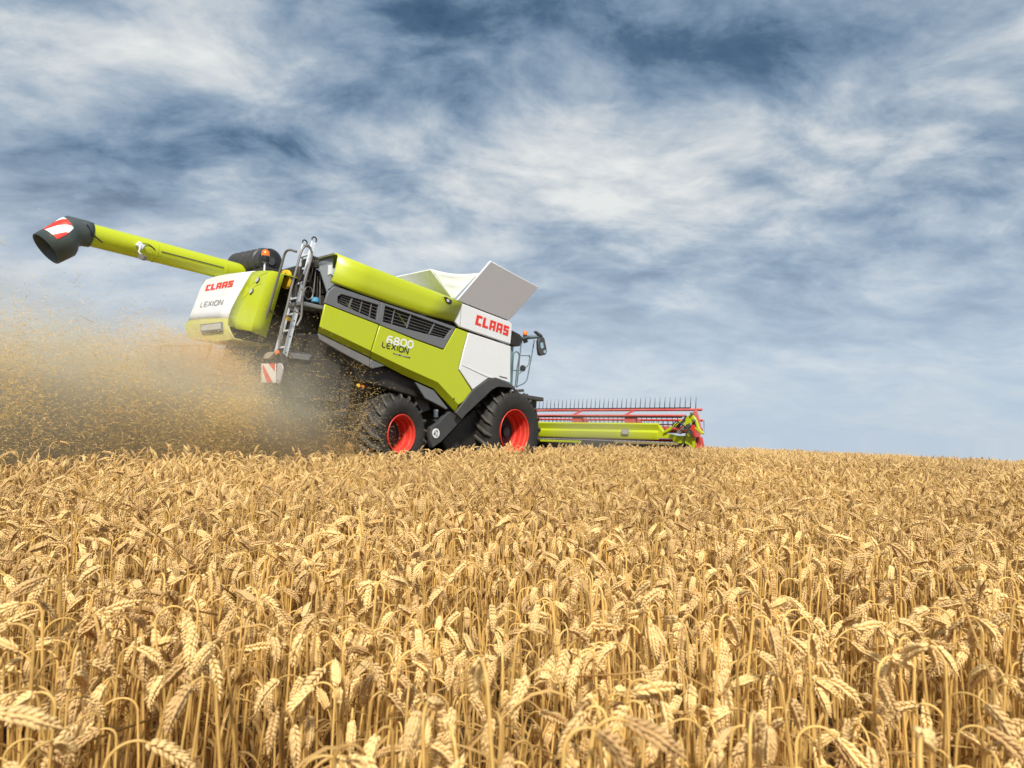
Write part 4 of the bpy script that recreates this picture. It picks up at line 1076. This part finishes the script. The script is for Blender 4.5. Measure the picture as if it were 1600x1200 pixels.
# near tier
x, y = scatter_pts(-4.2, 4.2, -.4, 3.4, 390); d = np.hypot(x, y)
k = infr(x, y) & keep(x, y) & (d < 3.4) & (d > .58)
x, y, d = x[k], y[k], d[k]
dens_n = smooth_noise(x, y, .22, 9); k = rng.random(len(x)) < (.55+.6*dens_n)*np.clip(.66+.3*(d-.6), 0, 1); x, y, d = x[k], y[k], d[k]
# trampled gap low on the left, as in the photo
k = ~((np.hypot((x+.42)/.22, (y-.98)/.26) < 1) & (rng.random(len(x)) < .65)); x, y, d = x[k], y[k], d[k]
azr = rng.uniform(0, 2*math.pi, len(x)); tx = rng.normal(0, .06, len(x)); ty_ = rng.normal(0, .06, len(x))
big = rng.random(len(x)) < .09; tx[big] += rng.normal(0, .35, big.sum()); ty_[big] += rng.normal(0, .3, big.sum())
sc_ = hscale(x, y); ix = rng.integers(0, len(HI), len(x)); z = gz(x, y)
inside = (np.abs(x) < .80*y+.03) & (y > .3)
order = np.argsort(np.where(inside, d, 1e9)); ind = order[:300]; rest_i = np.setdiff1d(np.arange(len(x)), ind)
# the 300 stalks that show largest: each one a thing with straw, ear and leaves
pm = [(mesh_of(s_, 'wheat_straw', STEM), mesh_of(e_, 'wheat_ear', EARM), *[mesh_of(m_, 'wheat_leaf', LEAFM) for m_ in l_]) for s_, e_, l_ in HI]
protos = {}
for i in ind:
    v = int(ix[i])
    if v not in protos:
        root = bpy.data.objects.new('wheat_stalk', None); COL.objects.link(root)
        ch = []
        for nm, me in zip(('straw', 'ear', 'leaf', 'leaf', 'leaf'), pm[v]):
            o = bpy.data.objects.new(nm, me); COL.objects.link(o); o.parent = root; ch.append(o)
        tag(root, 'ripe golden wheat stalk standing in the nearest rows along the bottom of the photo', 'wheat stalk', 'nearest wheat stalks in the foreground')
        protos[v] = (root, ch)
    else:
        r0, c0 = protos[v]; root = r0.copy(); COL.objects.link(root)
        for c_ in c0:
            o = c_.copy(); COL.objects.link(o); o.parent = root
    root.location = (x[i], y[i], z[i]); root.rotation_euler = (tx[i], ty_[i], azr[i]); s1 = float(sc_[i]); root.scale = (s1, s1, s1)
def emit(name, coll, n_p, x, y, z, tx, ty_, az_, s_, label):
    o = gn_scatter(name, coll, np.stack([x, y, z], 1), np.stack([tx, ty_, az_], 1), s_, rng.integers(0, n_p, len(x))); tag(o, label, 'wheat', kind='stuff'); return o
r_ = rest_i
o = gn_scatter('wheat', hiC, np.stack([x[r_], y[r_], z[r_]], 1), np.stack([tx[r_], ty_[r_], azr[r_]], 1), sc_[r_], ix[r_])
tag(o, 'ripe wheat crop just behind the nearest stalks', 'wheat', kind='stuff')
# middle tier
x, y = scatter_pts(-10, 10, 0, 9, 370); d = np.hypot(x, y); k = infr(x, y, 1.5) & keep(x, y) & (d >= 3.35) & (d < 9); x, y = x[k], y[k]
n = len(x); tx = rng.normal(0, .06, n); ty_ = rng.normal(0, .06, n); big = rng.random(n) < .04; tx[big] += rng.normal(0, .3, big.sum())
emit('wheat', midC, 16, x, y, gz(x, y), tx, ty_, rng.uniform(0, 6.28, n), hscale(x, y), 'ripe wheat crop in the middle of the field')
# far tier, in tufts
x, y = scatter_pts(-34, 40, 4, 42, 7.5); d = np.hypot(x, y); k = infr(x, y, 3.5) & keep(x, y) & (d >= 8.8); x, y = x[k], y[k]; n = len(x)
emit('wheat', farC, 7, x, y, gz(x, y), rng.normal(0, .015, n), rng.normal(0, .015, n), rng.uniform(0, 6.28, n), .97+rng.normal(0, .03, n), 'ripe wheat crop stretching to the crest of the field')
# loose straws
x, y = scatter_pts(-4, 4, .8, 5, 20); d = np.hypot(x, y); k = infr(x, y, .5) & keep(x, y); x, y = x[k], y[k]; n = len(x)
o = emit('loose_straw', strC, 5, x, y, gz(x, y)+rng.uniform(.12, .64, n), rng.normal(0, .2, n), rng.normal(-.1, .45, n), rng.uniform(0, 6.28, n), rng.uniform(.7, 1.2, n), 'dry straws fallen at odd angles across the standing wheat'); o['category'] = 'straw'
# stubble behind the cut edge
x, y = scatter_pts(-18, 14, 4, 30, 60); dx, dy = x-MO.x, y-MO.y; k = ~keep(x, y) & infr(x, y, 2); x, y = x[k], y[k]; n = len(x)
def stub(rr):
    m_ = MB()
    for _ in range(6):
        p = Vector((rr.uniform(-.06, .06), rr.uniform(-.06, .06), 0)); m_.tube([p, p+Vector((rr.uniform(-.03, .03), rr.uniform(-.03, .03), rr.uniform(.12, .2)))], .003, 4)
    return m_
stC = mk_coll('stubble', [combine_mesh('stubble', [(stub(rr), LEAFM)]) for _ in range(4)])
o = emit('stubble', stC, 4, x, y, gz(x, y), np.zeros(n), np.zeros(n), rng.uniform(0, 6.28, n), rng.uniform(.8, 1.2, n), 'short cut stubble under and behind the harvester'); o['category'] = 'stubble'

# ---------------------------------------------------------------- chaff and dust thrown out behind the harvester
def n3(p, sc_, seed):
    r2 = np.random.default_rng(seed); G = r2.random((24, 24, 24)); q_ = p/sc_+50; i = np.floor(q_).astype(int); f_ = q_-i; f_ = f_*f_*(3-2*f_); out = 0
    for a in (0, 1):
        for b_ in (0, 1):
            for c_ in (0, 1):
                wt = (f_[:, 0] if a else 1-f_[:, 0])*(f_[:, 1] if b_ else 1-f_[:, 1])*(f_[:, 2] if c_ else 1-f_[:, 2])
                out = out+wt*G[(i[:, 0]+a) % 24, (i[:, 1]+b_) % 24, (i[:, 2]+c_) % 24]
    return out
def chaff_density(p):
    """p in field coordinates: along heading, right of the machine, up"""
    a, r2, z_ = p[:, 0], p[:, 1], p[:, 2]
    nz = n3(p, 1.1, 1)*.6+n3(p, .45, 2)*.3+n3(p, .2, 3)*.1
    back = np.clip((-4.3-a)/1.4, 0, 1)
    top_ = 2.15+.30*np.clip((-6.5-a)/4, 0, 1)+(nz-.5)*2.6-.10*np.abs(r2)
    side_ = np.clip((3.6+(-a-4.3)*.25-np.abs(r2))/1.0, 0, 1)
    body = np.clip((top_-z_)/.8, 0, 1)**1.5
    fade = np.clip((a+14.5)/2, 0, 1)
    under = np.where((a > -5.9) & (np.abs(r2) < 1.75), .0, 1.0)
    dn = (.12+2.6*np.clip(nz-.36, 0, 1))
    stray = .012*np.clip((3.0-z_)/1.0, 0, 1)
    nearsd = np.where(a > -5.8, .75*np.clip((2.45-(a+6)*.35-z_)/.5, 0, 1), 1)
    return (body*dn*nearsd+stray*(a < -5.5))*back*side_*fade*under
NCH = 1900000
pts_l = []; tot = 0
while tot < NCH:
    p = np.stack([rng.uniform(-14.5, -3.4, 400000), rng.uniform(-4.0, 5.2, 400000), rng.uniform(0.05, 3.9, 400000)], 1)
    dd = chaff_density(p); kk = rng.random(len(p)) < dd*.9; p = p[kk]; pts_l.append(p); tot += len(p)
p = np.concatenate(pts_l)[:NCH]
wp = np.stack([MO.x+p[:, 0]*HEAD_U.x+p[:, 1]*HEAD_N.x, MO.y+p[:, 0]*HEAD_U.y+p[:, 1]*HEAD_N.y, p[:, 2]], 1)
kk = np.hypot(wp[:, 0], wp[:, 1]) > 4.2; wp = wp[kk]; n = len(wp)
L = rng.uniform(.005, .021, n)*(1+3.0*(rng.random(n) < .03)); Wd = rng.uniform(.0011, .0029, n)
dv = rng.normal(0, 1, (n, 3)); dv[:, 2] *= .6; dv /= np.linalg.norm(dv, axis=1, keepdims=True)
e = np.cross(dv, rng.normal(0, 1, (n, 3))); e /= np.linalg.norm(e, axis=1, keepdims=True)
V = np.stack([wp-dv*L[:, None]-e*Wd[:, None], wp+dv*L[:, None]-e*Wd[:, None]*.4, wp+dv*L[:, None]+e*Wd[:, None]*.4, wp-dv*L[:, None]+e*Wd[:, None]], 1).reshape(-1, 3)
me = bpy.data.meshes.new('flying_chaff'); me.vertices.add(4*n); me.vertices.foreach_set('co', V.astype(np.float32).ravel())
me.loops.add(4*n); me.loops.foreach_set('vertex_index', np.arange(4*n, dtype=np.int32)); me.polygons.add(n)
me.polygons.foreach_set('loop_start', np.arange(0, 4*n, 4, dtype=np.int32)); me.update(calc_edges=True)
CHM = straw_mat('chaff', (1.0, .66, .25), .25, .45, .7, .08); me.materials.append(CHM)
o = bpy.data.objects.new('flying_chaff', me); COL.objects.link(o); tag(o, 'golden chaff and chopped straw flying out behind the harvester', 'chaff', kind='stuff')
# dust
vm = bpy.data.materials.new('dust'); vm.use_nodes = True; vm.node_tree.nodes.clear(); T = NT(vm.node_tree)
oc = T.new('ShaderNodeTexCoord').outputs['Object']; sp = T.new('ShaderNodeSeparateXYZ', i0=oc)
nz = T.noise(oc, 1.0, 4, .6)
topz = T.math('ADD', T.math('MULTIPLY', nz, 2.1), T.math('ADD', 2.15, T.math('MULTIPLY', T.math('ABSOLUTE', sp.outputs[1]), -.10)))
bd_ = T.math('DIVIDE', T.math('SUBTRACT', topz, sp.outputs[2]), 1.7, clamp=True)
bk = T.math('DIVIDE', T.math('SUBTRACT', -5.0, sp.outputs[0]), 2.2, clamp=True)
fd = T.math('DIVIDE', T.math('ADD', sp.outputs[0], 17.0), 3.0, clamp=True)
sd = T.math('DIVIDE', T.math('SUBTRACT', T.math('ADD', 3.4, T.math('MULTIPLY', T.math('SUBTRACT', -4.3, sp.outputs[0]), .25)), T.math('ABSOLUTE', sp.outputs[1])), 1.4, clamp=True)
dn = T.math('MULTIPLY', T.math('MULTIPLY', bd_, bd_), T.math('MULTIPLY', T.math('MULTIPLY', bk, fd), sd))
dn = T.math('MULTIPLY', dn, DUSTK)
pv = T.new('ShaderNodeVolumePrincipled', Color=(1.0, .88, .63, 1), Density=dn, Anisotropy=-.2); T.l.new(pv.outputs[0], T.new('ShaderNodeOutputMaterial').inputs['Volume'])
hull_ = MB(); sect = []
for a in np.linspace(-17, -4.5, 12):
    wr_ = 3.4+(-4.3-a)*.25; tp_ = 3.7-.3*math.sin(a*2)*.3
    sect.append([Vector((a, wr_*math.cos(t)*(1 if math.sin(t) < .5 else .95), max(0.03, tp_*max(0, math.sin(t))**.6))) for t in np.linspace(0, math.pi, 13)])
hull_.loft(sect, close=True, caps=True)
du = hull_.build('dust_cloud', vm); tag(du, 'pale dust cloud drifting low behind the harvester', 'dust', kind='stuff')
th_ = math.atan2(HEAD_U.y, HEAD_U.x); du.matrix_world = Matrix.Translation((MO.x, MO.y, 0)) @ Matrix.Rotation(th_, 4, 'Z')
du.scale = (1, 1, 1)

# dust-cloud shade painted as low brown haze, and a thin puff behind the header
def puff(name, label, loc, rad, col, dens, seed=0, rot=th_):
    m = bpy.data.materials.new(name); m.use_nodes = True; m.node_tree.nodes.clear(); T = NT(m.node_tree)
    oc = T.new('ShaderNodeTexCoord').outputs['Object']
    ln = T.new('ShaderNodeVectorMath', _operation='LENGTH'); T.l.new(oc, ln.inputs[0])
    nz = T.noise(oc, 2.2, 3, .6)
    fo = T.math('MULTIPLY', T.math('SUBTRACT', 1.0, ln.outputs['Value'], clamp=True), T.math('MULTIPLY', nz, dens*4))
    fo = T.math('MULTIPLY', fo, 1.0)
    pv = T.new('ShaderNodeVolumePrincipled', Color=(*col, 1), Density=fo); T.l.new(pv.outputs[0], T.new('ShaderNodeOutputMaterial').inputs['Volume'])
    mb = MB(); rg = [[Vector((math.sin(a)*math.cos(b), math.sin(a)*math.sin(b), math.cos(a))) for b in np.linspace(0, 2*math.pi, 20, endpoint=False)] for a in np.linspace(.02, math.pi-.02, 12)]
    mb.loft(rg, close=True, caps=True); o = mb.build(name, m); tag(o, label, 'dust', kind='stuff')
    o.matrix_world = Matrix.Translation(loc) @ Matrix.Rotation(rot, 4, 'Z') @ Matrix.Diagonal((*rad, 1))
lc = lambda a, r2, z_: Vector((MO.x+a*HEAD_U.x+r2*HEAD_N.x, MO.y+a*HEAD_U.y+r2*HEAD_N.y, z_))
puff('soil_dust', 'dark brown haze low behind the harvester, its colour standing in for shade in the dust', lc(-9.6, 1.0, .45), (5.4, 4.2, 1.35), (.30, .165, .065), 1.15)  # soil_dust: brown volume standing in for shade in the dust cloud
puff('header_dust', 'thin pale dust puff rising behind the header', lc(1.9, 2.7, 1.1), (.5, 1.7, .75), (.90, .80, .66), .35)
